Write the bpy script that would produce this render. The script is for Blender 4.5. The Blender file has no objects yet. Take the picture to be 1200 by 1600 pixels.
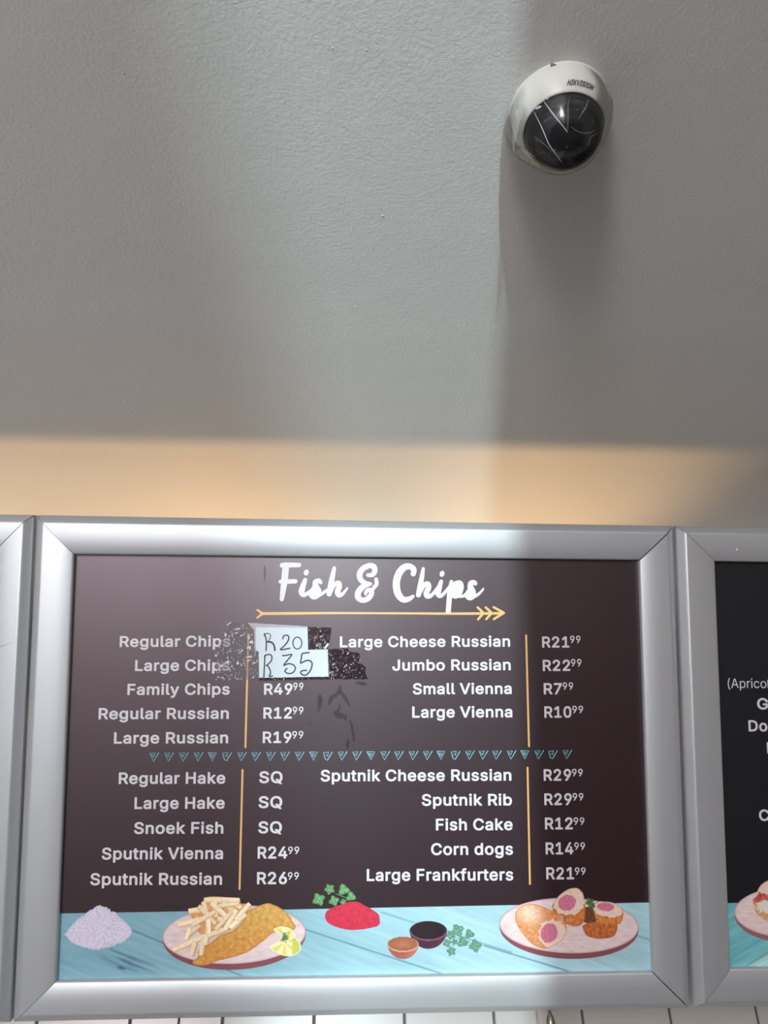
import bpy, bmesh, math, random
import numpy as np
from mathutils import Vector, Matrix, noise
from mathutils.geometry import delaunay_2d_cdt

S = bpy.context.scene
COL = S.collection
random.seed(7)
rad = math.radians

# ------------------------------------------------------------------ camera
F_PX = 1250.0                       # focal length for the 1200 x 1600 frame
EYE = Vector((0.0, 0.0, 1.6))
CEIL = 2.485                         # ceiling height


def rodrigues(r):
    r = Vector(r)
    return Matrix.Rotation(r.length, 3, r.normalized())


BR = rodrigues((-0.103, -0.0516, 0.0092))      # board axes seen from the camera (x right, y down, z forward)
BT = Vector((-0.0343, 0.361, 1.1645))
TILT = rad(25)
bx, by, bz = BR.col[0].copy(), BR.col[1].copy(), BR.col[2].copy()
UPV = math.cos(TILT) * -by + math.sin(TILT) * bz
FWD = UPV.cross(bx)
M = Matrix((bx, FWD, UPV))                     # camera axes -> world axes

cam = bpy.data.cameras.new('camera')
cam.sensor_fit = 'AUTO'
cam.sensor_width = 36.0
cam.lens = F_PX / 1600 * 36.0
cam.clip_start = 0.02
camo = bpy.data.objects.new('camera', cam)
COL.objects.link(camo)
cr, cu, cb = M @ Vector((1, 0, 0)), M @ Vector((0, -1, 0)), M @ Vector((0, 0, -1))
camo.matrix_world = Matrix(((cr.x, cu.x, cb.x, EYE.x), (cr.y, cu.y, cb.y, EYE.y),
                            (cr.z, cu.z, cb.z, EYE.z), (0, 0, 0, 1)))
S.camera = camo

# ------------------------------------------------------------------ light and exposure
S.view_settings.view_transform = 'Standard'
S.view_settings.look = 'None'
S.view_settings.exposure = 0.0
S.view_settings.gamma = 1.0
S.view_settings.use_curve_mapping = False

W = bpy.data.worlds.new('street_daylight')
S.world = W
W.use_nodes = True
W.node_tree.nodes['Background'].inputs[0].default_value = (0.75, 0.85, 1.0, 1)
W.node_tree.nodes['Background'].inputs[1].default_value = 0.25


def lamp(name, kind, loc, target, energy, color, **kw):
    l = bpy.data.lights.new(name, kind)
    l.energy = energy
    l.color = color
    for k, v in kw.items():
        setattr(l, k, v)
    o = bpy.data.objects.new(name, l)
    COL.objects.link(o)
    o.location = loc
    d = Vector(target) - Vector(loc)
    o.rotation_euler = d.to_track_quat('-Z', 'Y').to_euler()
    return o


# the open shop front behind the viewer: soft daylight
lamp('shopfront_daylight', 'AREA', (0.2, -5.9, 1.25), (0.2, 1.0, 1.45), 215, (0.79, 0.93, 1.0),
     shape='RECTANGLE', size=2.2, size_y=2.2)
# added fill on the left, faintly pink to redden the poster's reflected haze
lamp('pinkish_side_fill', 'AREA', (-1.75, -5.9, 1.25), (0.0, 1.0, 1.45), 320, (0.98, 0.92, 0.95),
     shape='RECTANGLE', size=1.7, size_y=2.2)
# low bright glint of daylight from the street, the one that throws the shadows
lamp('street_glint', 'SPOT', (-0.784, -7.0, 0.81), (0.1, 1.2, 2.2), 2300, (0.78, 0.96, 1.0),
     spot_size=rad(40), spot_blend=0.3, shadow_soft_size=0.03)
# fill light added overhead, behind the viewer, to brighten the right side
lamp('added_fill_light', 'AREA', (0.9, -0.9, 2.46), (0.9, -0.9, 0.0), 18, (0.95, 0.98, 1.0), shape='RECTANGLE', size=1.2, size_y=0.3)
# warm lamps behind the menu boards, shining up on the ceiling
for lx, e, w in ((-0.27, 6.0, 130), (0.43, 6.2, 86), (-0.95, 4.6, 110)):
    lamp('warm_uplight', 'SPOT', (lx, 1.50, 2.0), (lx + 0.01, 1.38, 2.48), e, (1.0, 0.61, 0.28),
         spot_size=rad(w), spot_blend=0.8, shadow_soft_size=0.02)


# ------------------------------------------------------------------ helpers
def ray(x, y):
    return M @ Vector(((x - 600) / F_PX, (y - 800) / F_PX, 1.0))


B_N = M @ bz                        # into the wall
B_C = M @ BT


def on_board(x, y, d=0.0):
    """point of the boards' common plane seen at pixel x, y, raised d towards the viewer"""
    r = ray(x, y)
    return EYE + r * (B_N.dot(B_C) / B_N.dot(r)) - B_N * d


def lin(c):
    return tuple((v / 255 / 12.92) if v / 255 <= 0.04045 else ((v / 255 + 0.055) / 1.055) ** 2.4 for v in c[:3])


def srgb(*c):
    return lin(c) + (1.0,)


def mat(name, color=(200, 200, 200), rough=0.5, metal=0.0, spec=0.5, **kw):
    m = bpy.data.materials.new(name)
    m.use_nodes = True
    b = m.node_tree.nodes['Principled BSDF']
    b.inputs['Base Color'].default_value = srgb(*color)
    b.inputs['Roughness'].default_value = rough
    b.inputs['Metallic'].default_value = metal
    b.inputs['Specular IOR Level'].default_value = spec
    for k, v in kw.items():
        b.inputs[k].default_value = v
    return m


def nd(m, kind, **kw):
    n = m.node_tree.nodes.new(kind)
    for k, v in kw.items():
        if hasattr(n, k):
            setattr(n, k, v)
        else:
            n.inputs[k.replace('_', ' ')].default_value = v
    return n


def lk(m, a, b):
    m.node_tree.links.new(a, b)


def bsdf(m):
    return m.node_tree.nodes['Principled BSDF']


def link_mesh(name, verts, faces, m, parent=None, smooth=False, origin=Vector((0, 0, 0)), colors=None):
    me = bpy.data.meshes.new(name)
    me.from_pydata([tuple(Vector(v) - origin) for v in verts], [], faces)
    me.update()
    if smooth:
        me.polygons.foreach_set('use_smooth', [True] * len(me.polygons))
    if colors is not None:
        at = me.color_attributes.new('print', 'FLOAT_COLOR', 'POINT')
        flat = []
        for c in colors:
            flat.extend((c[0], c[1], c[2], 1.0))
        at.data.foreach_set('color', flat)
    me.materials.append(m)
    o = bpy.data.objects.new(name, me)
    COL.objects.link(o)
    if parent:
        o.parent = parent
    return o


def link_bm(name, bm, m, parent=None, smooth=False):
    me = bpy.data.meshes.new(name)
    bmesh.ops.recalc_face_normals(bm, faces=bm.faces)
    bm.to_mesh(me)
    bm.free()
    if smooth:
        me.polygons.foreach_set('use_smooth', [True] * len(me.polygons))
    me.materials.append(m)
    o = bpy.data.objects.new(name, me)
    COL.objects.link(o)
    if parent:
        o.parent = parent
    return o


def empty(name, loc, label, cat, group=None):
    o = bpy.data.objects.new(name, None)
    o.empty_display_size = 0.05
    COL.objects.link(o)
    o.location = loc
    o['label'] = label
    o['category'] = cat
    if group:
        o['group'] = group
    return o


def struct(o):
    o['kind'] = 'structure'
    return o


def box_bm(lo, hi, bm=None):
    bm = bm or bmesh.new()
    v = [bm.verts.new((x, y, z)) for x in (lo[0], hi[0]) for y in (lo[1], hi[1]) for z in (lo[2], hi[2])]
    for f in ((0, 1, 3, 2), (4, 6, 7, 5), (0, 4, 5, 1), (2, 3, 7, 6), (0, 2, 6, 4), (1, 5, 7, 3)):
        bm.faces.new([v[i] for i in f])
    return bm


def lathe(profile, n=64, bm=None, center=(0, 0, 0)):
    bm = bm or bmesh.new()
    rings = []
    c = Vector(center)
    for r, z in profile:
        if r < 1e-6:
            rings.append([bm.verts.new(c + Vector((0, 0, z)))])
        else:
            rings.append([bm.verts.new(c + Vector((r * math.cos(2 * math.pi * k / n), r * math.sin(2 * math.pi * k / n), z)))
                          for k in range(n)])
    for a, b in zip(rings, rings[1:]):
        for k in range(n):
            q = [a[k % len(a)], a[(k + 1) % len(a)], b[(k + 1) % len(b)], b[k % len(b)]]
            u = []
            for x in q:
                if x not in u:
                    u.append(x)
            if len(u) > 2:
                bm.faces.new(u)
    return bm


def tube(a, b, r, n=16, bm=None, r2=None):
    bm = bm or bmesh.new()
    a, b = Vector(a), Vector(b)
    r2 = r if r2 is None else r2
    d = (b - a).normalized()
    u = d.orthogonal().normalized()
    w = d.cross(u)
    A = [bm.verts.new(a + r * (u * math.cos(2 * math.pi * k / n) + w * math.sin(2 * math.pi * k / n))) for k in range(n)]
    Bv = [bm.verts.new(b + r2 * (u * math.cos(2 * math.pi * k / n) + w * math.sin(2 * math.pi * k / n))) for k in range(n)]
    for k in range(n):
        bm.faces.new((A[k], A[(k + 1) % n], Bv[(k + 1) % n], Bv[k]))
    bm.faces.new(A[::-1])
    bm.faces.new(Bv)
    return bm


def spline(pts, step=1.2):
    """Catmull-Rom through points of any dimension, sampled about every `step` px"""
    out = []
    P = [tuple(p) for p in pts]
    P = [P[0]] + P + [P[-1]]
    for i in range(1, len(P) - 2):
        p0, p1, p2, p3 = P[i - 1], P[i], P[i + 1], P[i + 2]
        n = max(2, int(math.hypot(p2[0] - p1[0], p2[1] - p1[1]) / step))
        for k in range(n):
            t = k / n
            out.append(tuple(0.5 * (2 * b + (c - a) * t + (2 * a - 5 * b + 4 * c - d) * t * t + (3 * b - a - 3 * c + d) * t ** 3)
                             for a, b, c, d in zip(p0, p1, p2, p3)))
    out.append(P[-1])
    return out


def ccw(v, f):
    a = sum(v[f[i - 1]][0] * v[f[i]][1] - v[f[i]][0] * v[f[i - 1]][1] for i in range(len(f)))
    return tuple(f) if a > 0 else tuple(f)[::-1]


def union(v, f, eps):
    """merge overlapping flat faces into one sheet"""
    vs, _, fs, _, _, src = delaunay_2d_cdt([Vector(p[:2]) for p in v], [], [ccw(v, q) for q in f], 1, eps)
    return [(p[0], p[1]) for p in vs], [tuple(q) for q, o in zip(fs, src) if o]


class Ink:
    """flat strokes, discs and polygons in pixel coordinates, laid on the boards' plane"""
    def __init__(self):
        self.v, self.f = [], []

    def disc(self, x, y, r, ry=None, n=18, rot=0):
        ry = ry or r
        i = len(self.v)
        c, s = math.cos(rot), math.sin(rot)
        for k in range(n):
            a = 2 * math.pi * k / n
            dx, dy = r * math.cos(a), ry * math.sin(a)
            self.v.append((x + dx * c - dy * s, y + dx * s + dy * c))
        self.f.append(tuple(range(i, i + n))[::-1])

    def stroke(self, pts, smooth=True):
        """pts: (x, y, width)"""
        p = spline(pts) if smooth else [tuple(q) for q in pts]
        i = len(self.v)
        n = len(p)
        for k in range(n):
            a, b = p[max(0, k - 1)], p[min(n - 1, k + 1)]
            dx, dy = b[0] - a[0], b[1] - a[1]
            L = math.hypot(dx, dy) or 1
            h = p[k][2] / 2
            self.v.append((p[k][0] - dy / L * h, p[k][1] + dx / L * h))
            self.v.append((p[k][0] + dy / L * h, p[k][1] - dx / L * h))
        for k in range(n - 1):
            self.f.append((i + 2 * k, i + 2 * k + 2, i + 2 * k + 3, i + 2 * k + 1)[::-1])
        for q in (p[0], p[-1]):
            self.disc(q[0], q[1], q[2] / 2)

    def poly(self, pts):
        i = len(self.v)
        self.v += [tuple(q) for q in pts]
        self.f.append(tuple(range(i, i + len(pts)))[::-1])

    def build(self, name, m, parent, origin, d):
        v, f = union(self.v, self.f, 1e-3)
        return link_mesh(name, [on_board(x, y, d) for x, y in v], [q[::-1] for q in f], m, parent, origin=origin)


# letter shapes: advance width and closed Bezier outlines (left handle, point, right handle), 1000 units to the em
GLYPHS = {
    '(': (273, ['89 156 89 207 89 244 93 283 101 324 108 364 119 404 132 441 145 479 160 511 177 539 196 539 216 539 236 539 219 504 204 467 191 428 178 389 168 351 161 313 155 276 151 240 151 207 151 176 154 146 160 115 166 83 176 51 188 16 201 -18 217 -56 236 -96 216 -96 196 -96 177 -96 148 -47 126 3 111 55 97 106']),
    '0': (453, ['264 -7 227 -7 189 -7 157 3 130 24 103 45 83 74 69 113 55 152 48 199 48 254 48 309 55 356 69 395 83 434 104 464 130 484 157 505 189 516 227 516 264 516 296 505 323 484 350 464 370 434 384 395 398 356 405 309 405 254 405 199 398 152 384 113 370 74 350 45 323 24 297 3', '202 50 227 50 252 50 273 58 290 74 308 90 321 113 330 144 339 174 344 211 344 254 344 297 339 334 330 365 321 395 308 419 290 435 273 451 252 460 227 460 202 460 180 451 163 435 146 419 132 395 123 365 114 334 109 297 109 254 109 211 114 174 123 144 132 113 146 90 163 74 180 58']),
    '1': (453, ['181 0 76 0 76 18 76 36 76 55 181 55 286 55 391 55 391 36 391 18 391 0 286 0', '250 509 276 509 276 339 276 170 276 0 255 0 234 0 212 0 212 149 212 299 212 448 211 448 210 448 209 448 168 418 127 388 86 358 86 381 86 404 86 427 123 454 161 481 198 509 224 509']),
    '2': (453, ['172 0 64 0 64 16 64 32 64 47 121 108 177 168 234 229 254 249 270 267 282 282 295 298 304 313 311 327 317 341 320 356 320 371 320 390 316 405 308 419 299 432 288 442 273 449 259 456 242 460 224 460 204 460 187 456 172 447 158 439 147 428 139 413 131 399 127 382 127 362 107 362 86 362 66 362 66 392 72 419 86 442 100 465 119 483 143 496 167 509 194 516 225 516 255 516 282 509 306 497 329 484 348 467 361 445 374 424 381 399 381 372 381 354 378 335 371 318 364 300 353 280 336 259 319 237 296 211 267 180 229 140 191 100 153 60 153 59 153 58 153 57 231 57 310 57 389 57 389 38 389 19 389 0 281 0']),
    '3': (453, ['252 -7 218 -7 187 -7 158 -1 133 10 107 21 86 37 70 57 54 78 46 103 44 132 66 132 87 132 109 132 111 114 117 99 126 87 136 75 149 65 165 59 181 53 199 50 219 50 239 50 258 53 275 61 292 68 305 79 315 93 324 107 329 124 329 145 329 163 325 181 316 196 307 212 293 224 275 234 256 243 231 248 201 248 186 248 172 248 157 248 157 265 157 282 157 299 200 349 244 399 288 448 288 450 288 451 288 452 215 452 142 452 70 452 70 471 70 490 70 509 171 509 272 509 372 509 372 493 372 477 372 461 319 400 265 339 211 278 211 282 211 285 211 289 249 293 281 288 308 276 335 263 356 246 371 222 386 199 393 173 393 145 393 115 385 89 370 66 355 43 335 25 309 12 282 0']),
    '4': (453, ['164 105 40 105 40 123 40 141 40 158 109 275 178 392 247 509 268 509 289 509 311 509 243 394 176 280 109 166 109 165 109 164 109 163 210 163 312 163 413 163 413 144 413 125 413 105 289 105', '302 0 282 0 282 40 282 81 282 121 282 130 282 138 282 146 282 203 282 260 282 318 302 318 322 318 343 318 343 212 343 106 343 0 322 0']),
    '5': (453, ['254 -7 221 -7 191 -7 164 -1 140 11 116 23 97 39 83 60 69 81 61 104 60 130 81 130 101 130 122 130 124 115 129 101 138 89 147 77 159 67 173 60 188 53 204 50 221 50 242 50 260 55 276 64 292 74 305 87 314 104 323 121 328 141 328 162 328 184 323 204 314 221 304 238 291 252 275 262 258 272 239 277 218 277 201 277 184 274 167 268 151 263 138 255 128 246 108 248 88 250 67 253 77 338 86 423 96 509 186 509 276 509 366 509 366 490 366 471 366 452 294 452 222 452 151 452 145 402 139 352 134 301 135 301 135 301 136 301 147 311 161 319 178 325 194 331 211 334 229 334 253 334 274 329 294 321 313 313 331 301 345 285 359 270 371 252 379 231 387 210 391 188 391 163 391 130 384 101 369 76 354 50 334 30 309 15 283 1']),
    '6': (453, ['258 -7 226 -7 195 -7 167 0 142 15 118 29 98 49 84 74 71 100 64 129 64 162 64 186 69 212 80 239 91 266 110 300 137 340 176 396 214 453 252 509 276 509 299 509 322 509 265 426 208 344 151 261 149 261 147 261 145 261 150 271 157 280 165 288 174 296 184 302 196 307 207 312 221 314 235 314 266 314 293 308 316 295 339 282 357 263 370 240 382 216 389 189 389 157 389 125 382 97 368 73 354 48 334 28 310 14 286 0', '207 48 226 48 246 48 264 53 279 63 294 72 306 85 314 101 323 118 327 136 327 157 327 178 323 197 314 213 306 230 294 242 279 251 264 261 246 265 226 265 207 265 189 261 174 252 159 243 147 230 138 214 129 198 125 179 125 158 125 137 129 118 138 102 147 85 159 72 174 63 189 53']),
    '7': (453, ['120 0 97 0 172 149 248 299 323 448 323 450 323 451 323 452 236 452 149 452 62 452 62 471 62 490 62 509 172 509 281 509 391 509 391 489 391 469 391 449 315 299 240 150 165 0 142 0']),
    '8': (453, ['260 -7 226 -7 192 -7 162 -1 136 11 109 24 89 40 74 62 59 83 52 108 52 135 52 157 56 177 65 195 74 213 86 229 101 241 116 253 133 261 153 265 153 265 153 266 153 267 128 273 108 287 93 308 78 329 70 353 70 380 70 406 77 429 90 450 104 470 122 486 146 498 169 510 196 516 226 516 256 516 283 510 306 498 329 486 348 470 361 450 375 429 382 406 382 380 382 353 374 329 359 308 344 287 325 273 300 267 300 266 300 265 300 265 319 261 336 253 351 241 366 229 378 213 387 195 396 177 401 157 401 135 401 108 393 83 378 62 364 40 343 24 317 11 291 -1', '204 49 226 49 249 49 268 53 285 60 301 68 314 78 323 91 332 105 337 121 337 139 337 158 332 174 322 189 313 203 300 214 283 223 266 231 247 235 226 235 205 235 186 231 169 223 152 214 139 203 130 189 120 174 115 158 115 139 115 121 120 105 129 91 138 78 151 68 167 60 184 53', '208 290 226 290 244 290 260 293 274 300 288 307 299 318 307 330 315 343 319 358 319 376 319 393 315 407 308 420 300 433 289 443 275 449 261 456 245 460 226 460 208 460 191 456 177 449 163 443 152 433 145 420 137 407 133 393 133 376 133 358 137 343 145 330 152 318 163 307 178 300 192 293']),
    '9': (453, ['195 516 226 516 258 516 286 508 310 494 335 480 354 460 368 434 382 409 389 380 389 347 389 323 383 297 373 270 362 243 343 209 315 168 277 112 239 56 200 0 177 0 154 0 130 0 187 83 244 165 301 248 303 248 305 248 307 248 303 238 296 229 287 221 279 213 269 207 257 202 245 197 232 195 218 195 187 195 160 201 137 214 114 227 96 245 83 269 70 292 64 320 64 352 64 384 71 412 85 436 99 461 118 480 143 494 167 508', '246 460 226 460 207 460 189 456 174 446 159 437 147 424 138 407 130 391 125 372 125 352 125 330 130 312 138 295 147 279 159 266 174 257 189 248 207 243 226 243 246 243 263 248 279 257 294 266 306 279 314 295 323 311 327 330 327 350 327 372 323 391 314 407 306 424 294 437 279 446 264 456']),
    'A': (480, ['39 0 16 0 78 170 140 339 201 509 226 509 251 509 276 509 338 339 401 170 463 0 440 0 418 0 395 0 359 101 323 202 287 302 281 321 273 344 264 372 255 400 245 435 232 478 236 478 241 478 245 478 233 435 222 399 213 371 204 343 196 320 191 302 155 202 120 101 85 0 62 0', '197 142 110 142 110 161 110 180 110 199 197 199 283 199 370 199 370 180 370 161 370 142 283 142']),
    'C': (510, ['293 -7 267 -7 223 -7 184 4 150 25 116 46 89 76 70 115 50 154 40 201 40 254 40 308 50 354 70 393 89 432 116 462 150 484 184 505 223 516 267 516 293 516 317 512 340 504 363 497 384 486 402 471 420 457 436 439 448 418 460 398 468 374 473 348 451 348 430 348 408 348 404 366 398 381 389 395 381 408 370 419 357 428 345 438 331 444 315 449 300 454 284 456 267 456 236 456 208 448 184 432 159 417 139 394 125 364 111 334 103 297 103 254 103 211 111 175 125 145 140 115 159 92 184 76 209 61 236 53 267 53 284 53 300 55 315 60 331 65 345 71 357 81 370 90 381 101 389 114 398 128 404 143 408 160 430 160 451 160 473 160 469 135 460 111 448 91 436 70 421 52 402 38 384 23 363 12 341 5 318 -3']),
    'D': (502, ['271 0 219 0 178 0 137 0 96 0 96 19 96 38 96 57 136 57 175 57 215 57 256 57 291 65 318 81 345 97 366 119 379 149 392 179 399 214 399 255 399 296 392 331 379 361 366 390 346 412 320 428 293 444 260 452 221 452 178 452 136 452 93 452 93 471 93 490 93 509 137 509 181 509 225 509 275 509 317 499 353 478 388 458 415 429 433 391 452 353 462 308 462 255 462 202 452 157 433 119 414 81 387 51 351 31 314 10', '103 509 125 509 125 339 125 170 125 0 103 0 82 0 60 0 60 170 60 339 60 509 82 509']),
    'F': (410, ['82 0 60 0 60 170 60 339 60 509 163 509 266 509 369 509 369 490 369 471 369 452 288 452 206 452 125 452 125 394 125 336 125 278 198 278 272 278 346 278 346 259 346 240 346 221 272 221 198 221 125 221 125 147 125 74 125 0 103 0']),
    'G': (520, ['309 -7 269 -7 223 -7 184 4 149 25 115 46 88 77 69 116 50 155 40 201 40 254 40 308 50 354 69 393 88 432 115 462 149 484 183 505 221 516 265 516 292 516 317 512 340 504 364 496 385 484 403 469 422 454 437 437 449 416 461 396 470 373 474 349 452 349 430 349 408 349 403 365 396 380 387 393 379 406 368 417 356 427 344 436 330 444 315 448 300 453 283 456 265 456 235 456 208 448 183 432 159 417 139 394 125 364 111 334 103 297 103 254 103 211 111 175 125 145 140 115 159 92 184 76 209 61 237 53 269 53 297 53 323 59 345 71 367 83 384 101 396 123 409 146 415 172 415 202 421 201 428 200 434 199 384 199 333 199 283 199 283 218 283 237 283 256 348 256 413 256 478 256 478 237 478 219 478 200 478 158 469 122 451 91 433 60 408 36 377 19 345 2']),
    'H': (517, ['82 0 60 0 60 170 60 339 60 509 82 509 103 509 125 509 125 435 125 362 125 289 214 289 303 289 392 289 392 362 392 435 392 509 414 509 435 509 457 509 457 339 457 170 457 0 435 0 414 0 392 0 392 77 392 155 392 232 303 232 214 232 125 232 125 155 125 77 125 0 103 0']),
    'I': (300, ['111 0 31 0 31 19 31 38 31 57 60 57 89 57 118 57 118 189 118 320 118 452 89 452 60 452 31 452 31 471 31 490 31 509 111 509 190 509 269 509 269 490 269 471 269 452 240 452 212 452 183 452 183 320 183 189 183 57 212 57 240 57 269 57 269 38 269 19 269 0 190 0']),
    'J': (396, ['230 -7 185 -7 140 -7 104 6 75 33 47 59 33 97 33 145 33 155 33 164 33 173 55 173 76 173 98 173 98 164 98 155 98 145 98 114 106 91 122 74 137 58 159 50 185 50 211 50 232 58 248 74 264 91 272 114 272 145 272 267 272 388 272 509 293 509 315 509 336 509 336 388 336 267 336 145 336 97 322 59 294 33 266 6']),
    'K': (467, ['146 189 104 145 104 169 104 193 104 216 116 232 128 247 139 261 151 275 162 290 174 303 187 317 199 331 212 344 262 399 313 454 364 509 392 509 420 509 448 509 376 431 304 353 231 276 230 276 229 276 228 276 187 233', '82 0 60 0 60 170 60 339 60 509 82 509 103 509 125 509 125 451 125 392 125 334 124 298 124 261 124 225 124 214 124 204 125 193 125 129 125 64 125 0 103 0', '398 0 372 0 311 86 249 173 188 259 201 276 215 293 228 309 302 206 375 103 449 0 423 0']),
    'L': (393, ['160 0 60 0 60 170 60 339 60 509 82 509 103 509 125 509 125 358 125 208 125 57 203 57 282 57 361 57 361 38 361 19 361 0 261 0']),
    'N': (523, ['82 0 60 0 60 170 60 339 60 509 85 509 111 509 136 509 205 400 274 291 343 183 349 174 355 164 363 151 370 138 379 123 388 107 396 90 405 73 414 55 411 55 408 54 405 54 403 72 401 90 401 108 400 126 399 142 399 157 399 172 399 185 399 195 399 300 399 404 399 509 420 509 442 509 463 509 463 339 463 170 463 0 438 0 412 0 387 0 325 97 264 193 202 290 194 303 186 316 177 331 169 345 159 362 148 381 137 400 123 424 108 452 111 453 115 453 119 454 120 428 121 405 122 384 123 362 124 344 124 328 125 312 125 300 125 291 125 194 125 97 125 0 103 0']),
    'O': (533, ['311 -7 267 -7 223 -7 184 4 150 25 116 46 90 76 70 115 50 154 40 201 40 254 40 308 50 354 70 393 90 432 116 462 150 484 184 505 223 516 267 516 311 516 350 505 384 484 418 462 444 432 464 393 483 354 493 308 493 254 493 201 483 154 464 115 444 76 418 46 384 25 350 4', '236 53 267 53 297 53 325 61 349 76 374 91 394 114 408 144 423 174 430 211 430 254 430 298 423 335 408 365 394 395 374 417 349 433 325 448 297 456 267 456 236 456 209 448 184 433 159 417 140 394 125 364 111 334 103 297 103 254 103 211 111 174 125 144 140 114 159 92 184 76 209 61']),
    'Q': (533, ['274 121 245 159 268 159 290 159 313 159 332 134 351 109 369 85 374 78 379 71 384 65 412 27 440 -10 468 -48 446 -48 423 -48 401 -48 382 -23 364 2 346 27 341 33 336 39 331 46 302 84', '311 -7 267 -7 223 -7 184 4 150 25 116 46 90 76 70 115 50 154 40 201 40 254 40 308 50 354 70 393 90 432 116 462 150 484 184 505 223 516 267 516 311 516 350 505 384 484 418 462 444 432 464 393 483 354 493 308 493 254 493 201 483 154 464 115 444 76 418 46 384 25 350 4', '236 53 267 53 297 53 325 61 349 76 374 91 394 114 408 144 423 174 430 211 430 254 430 298 423 335 408 365 394 395 374 417 349 433 325 448 297 456 267 456 236 456 209 448 184 433 159 417 140 394 125 364 111 334 103 297 103 254 103 211 111 174 125 144 140 114 159 92 184 76 209 61']),
    'R': (449, ['82 0 60 0 60 170 60 339 60 509 119 509 177 509 236 509 275 509 307 502 333 489 359 475 378 457 390 433 403 410 409 382 409 352 409 321 403 295 390 271 378 248 359 230 333 217 307 204 275 198 236 198 189 198 143 198 96 198 96 217 96 236 96 255 142 255 188 255 234 255 260 255 281 259 298 267 314 275 326 286 334 300 341 315 345 332 345 352 345 372 341 390 334 405 326 420 314 431 298 440 281 448 259 452 233 452 197 452 161 452 125 452 125 301 125 151 125 0 103 0', '378 0 353 0 312 76 271 153 230 229 254 229 279 229 303 229 344 153 386 76 428 0 403 0']),
    'S': (447, ['263 -9 224 -9 187 -9 155 -3 128 9 100 21 79 38 64 60 49 82 40 107 38 137 60 137 82 137 104 137 106 117 112 101 123 88 134 75 149 65 166 59 184 52 203 49 224 49 247 49 268 53 286 60 304 68 319 78 329 92 340 105 346 121 346 139 346 155 341 169 332 179 323 189 311 198 296 205 281 211 264 217 245 222 224 228 204 234 184 239 142 251 109 268 86 289 63 311 52 339 52 372 52 401 60 426 75 448 90 469 111 486 138 498 164 510 194 516 227 516 261 516 290 510 316 498 342 486 362 469 377 449 392 428 400 404 401 378 380 378 358 378 337 378 335 403 323 423 302 437 281 451 256 459 225 459 203 459 184 455 167 448 151 441 138 431 129 418 120 406 115 391 115 376 115 358 120 344 131 334 142 323 154 314 169 308 184 302 199 297 212 293 230 289 247 284 264 279 279 275 295 270 312 264 328 257 344 248 359 238 373 227 385 214 395 198 404 181 408 162 408 139 408 111 401 86 386 64 372 41 351 24 323 11 296 -2']),
    'V': (480, ['229 0 204 0 141 170 79 339 16 509 39 509 62 509 84 509 120 408 156 307 192 206 198 189 206 166 215 137 224 109 235 73 248 31 243 31 239 31 235 31 247 74 258 110 267 138 276 166 284 189 290 206 325 307 360 408 395 509 417 509 440 509 463 509 401 339 340 170 278 0 253 0']),
    'a': (389, ['182 -9 160 -9 136 -9 114 -4 94 5 75 14 59 27 48 45 36 62 30 83 30 108 30 130 35 147 43 161 52 175 63 185 78 193 92 201 108 207 125 211 143 215 160 218 178 220 201 223 219 225 234 227 248 228 258 231 265 235 272 239 276 245 276 255 276 255 276 256 276 257 276 272 273 286 267 297 261 308 252 316 240 322 228 328 213 331 196 331 178 331 162 328 149 322 136 317 126 309 118 301 110 292 104 283 100 274 80 280 61 285 41 291 50 314 62 332 79 346 95 360 113 369 133 375 153 381 173 384 194 384 208 384 223 383 239 379 255 376 271 370 286 360 301 351 313 338 322 320 332 303 337 280 337 251 337 168 337 84 337 0 317 0 297 0 277 0 277 17 277 35 277 52 275 52 274 52 272 52 268 43 261 34 252 25 243 15 230 7 215 1 200 -5', '155 45 170 45 193 45 212 50 228 59 243 68 255 79 263 93 271 107 276 122 276 138 276 155 276 173 276 190 273 187 268 184 259 182 251 180 242 178 231 176 221 174 210 172 200 171 190 170 182 169 175 168 161 166 147 163 134 159 121 154 111 148 103 139 96 131 92 119 92 105 92 92 95 81 102 72 109 63 118 57 130 52 142 48']),
    'b': (424, ['261 -8 229 -8 206 -8 187 -4 172 4 158 12 146 21 138 31 129 42 123 51 118 59 116 59 114 59 112 59 112 39 112 20 112 0 92 0 72 0 53 0 53 170 53 339 53 509 73 509 93 509 114 509 114 446 114 382 114 319 115 319 117 319 118 319 123 327 129 336 137 346 145 356 157 365 171 373 186 381 205 384 229 384 261 384 289 376 313 361 337 345 356 322 370 293 383 263 390 229 390 189 390 149 383 114 370 84 356 55 337 32 313 16 289 0', '197 47 220 47 244 47 263 53 279 66 295 78 308 95 316 117 324 138 328 162 328 189 328 216 324 240 316 261 308 282 296 299 280 311 264 324 244 330 220 330 197 330 177 324 161 312 145 300 133 284 125 263 117 242 113 217 113 189 113 161 117 136 125 115 133 94 146 77 162 65 178 53']),
    'c': (396, ['226 -8 207 -8 173 -8 143 0 117 16 91 33 71 56 56 85 41 114 34 149 34 187 34 227 41 262 56 291 71 321 91 343 117 360 143 376 173 384 207 384 226 384 243 382 260 377 276 372 292 365 305 356 319 347 330 335 340 322 350 309 357 294 362 277 342 272 322 267 303 262 300 272 296 281 290 289 285 297 278 305 270 311 262 317 253 322 242 325 232 328 220 330 207 330 182 330 161 323 145 310 129 297 116 280 108 258 100 237 96 213 96 187 96 162 100 139 108 117 116 96 129 79 145 66 161 53 182 46 207 46 220 46 232 48 243 52 253 55 263 60 271 66 279 72 286 80 292 89 297 97 301 107 304 117 324 112 343 107 363 102 358 85 351 70 341 56 332 43 320 31 306 21 293 12 277 4 261 -1 244 -6']),
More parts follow.
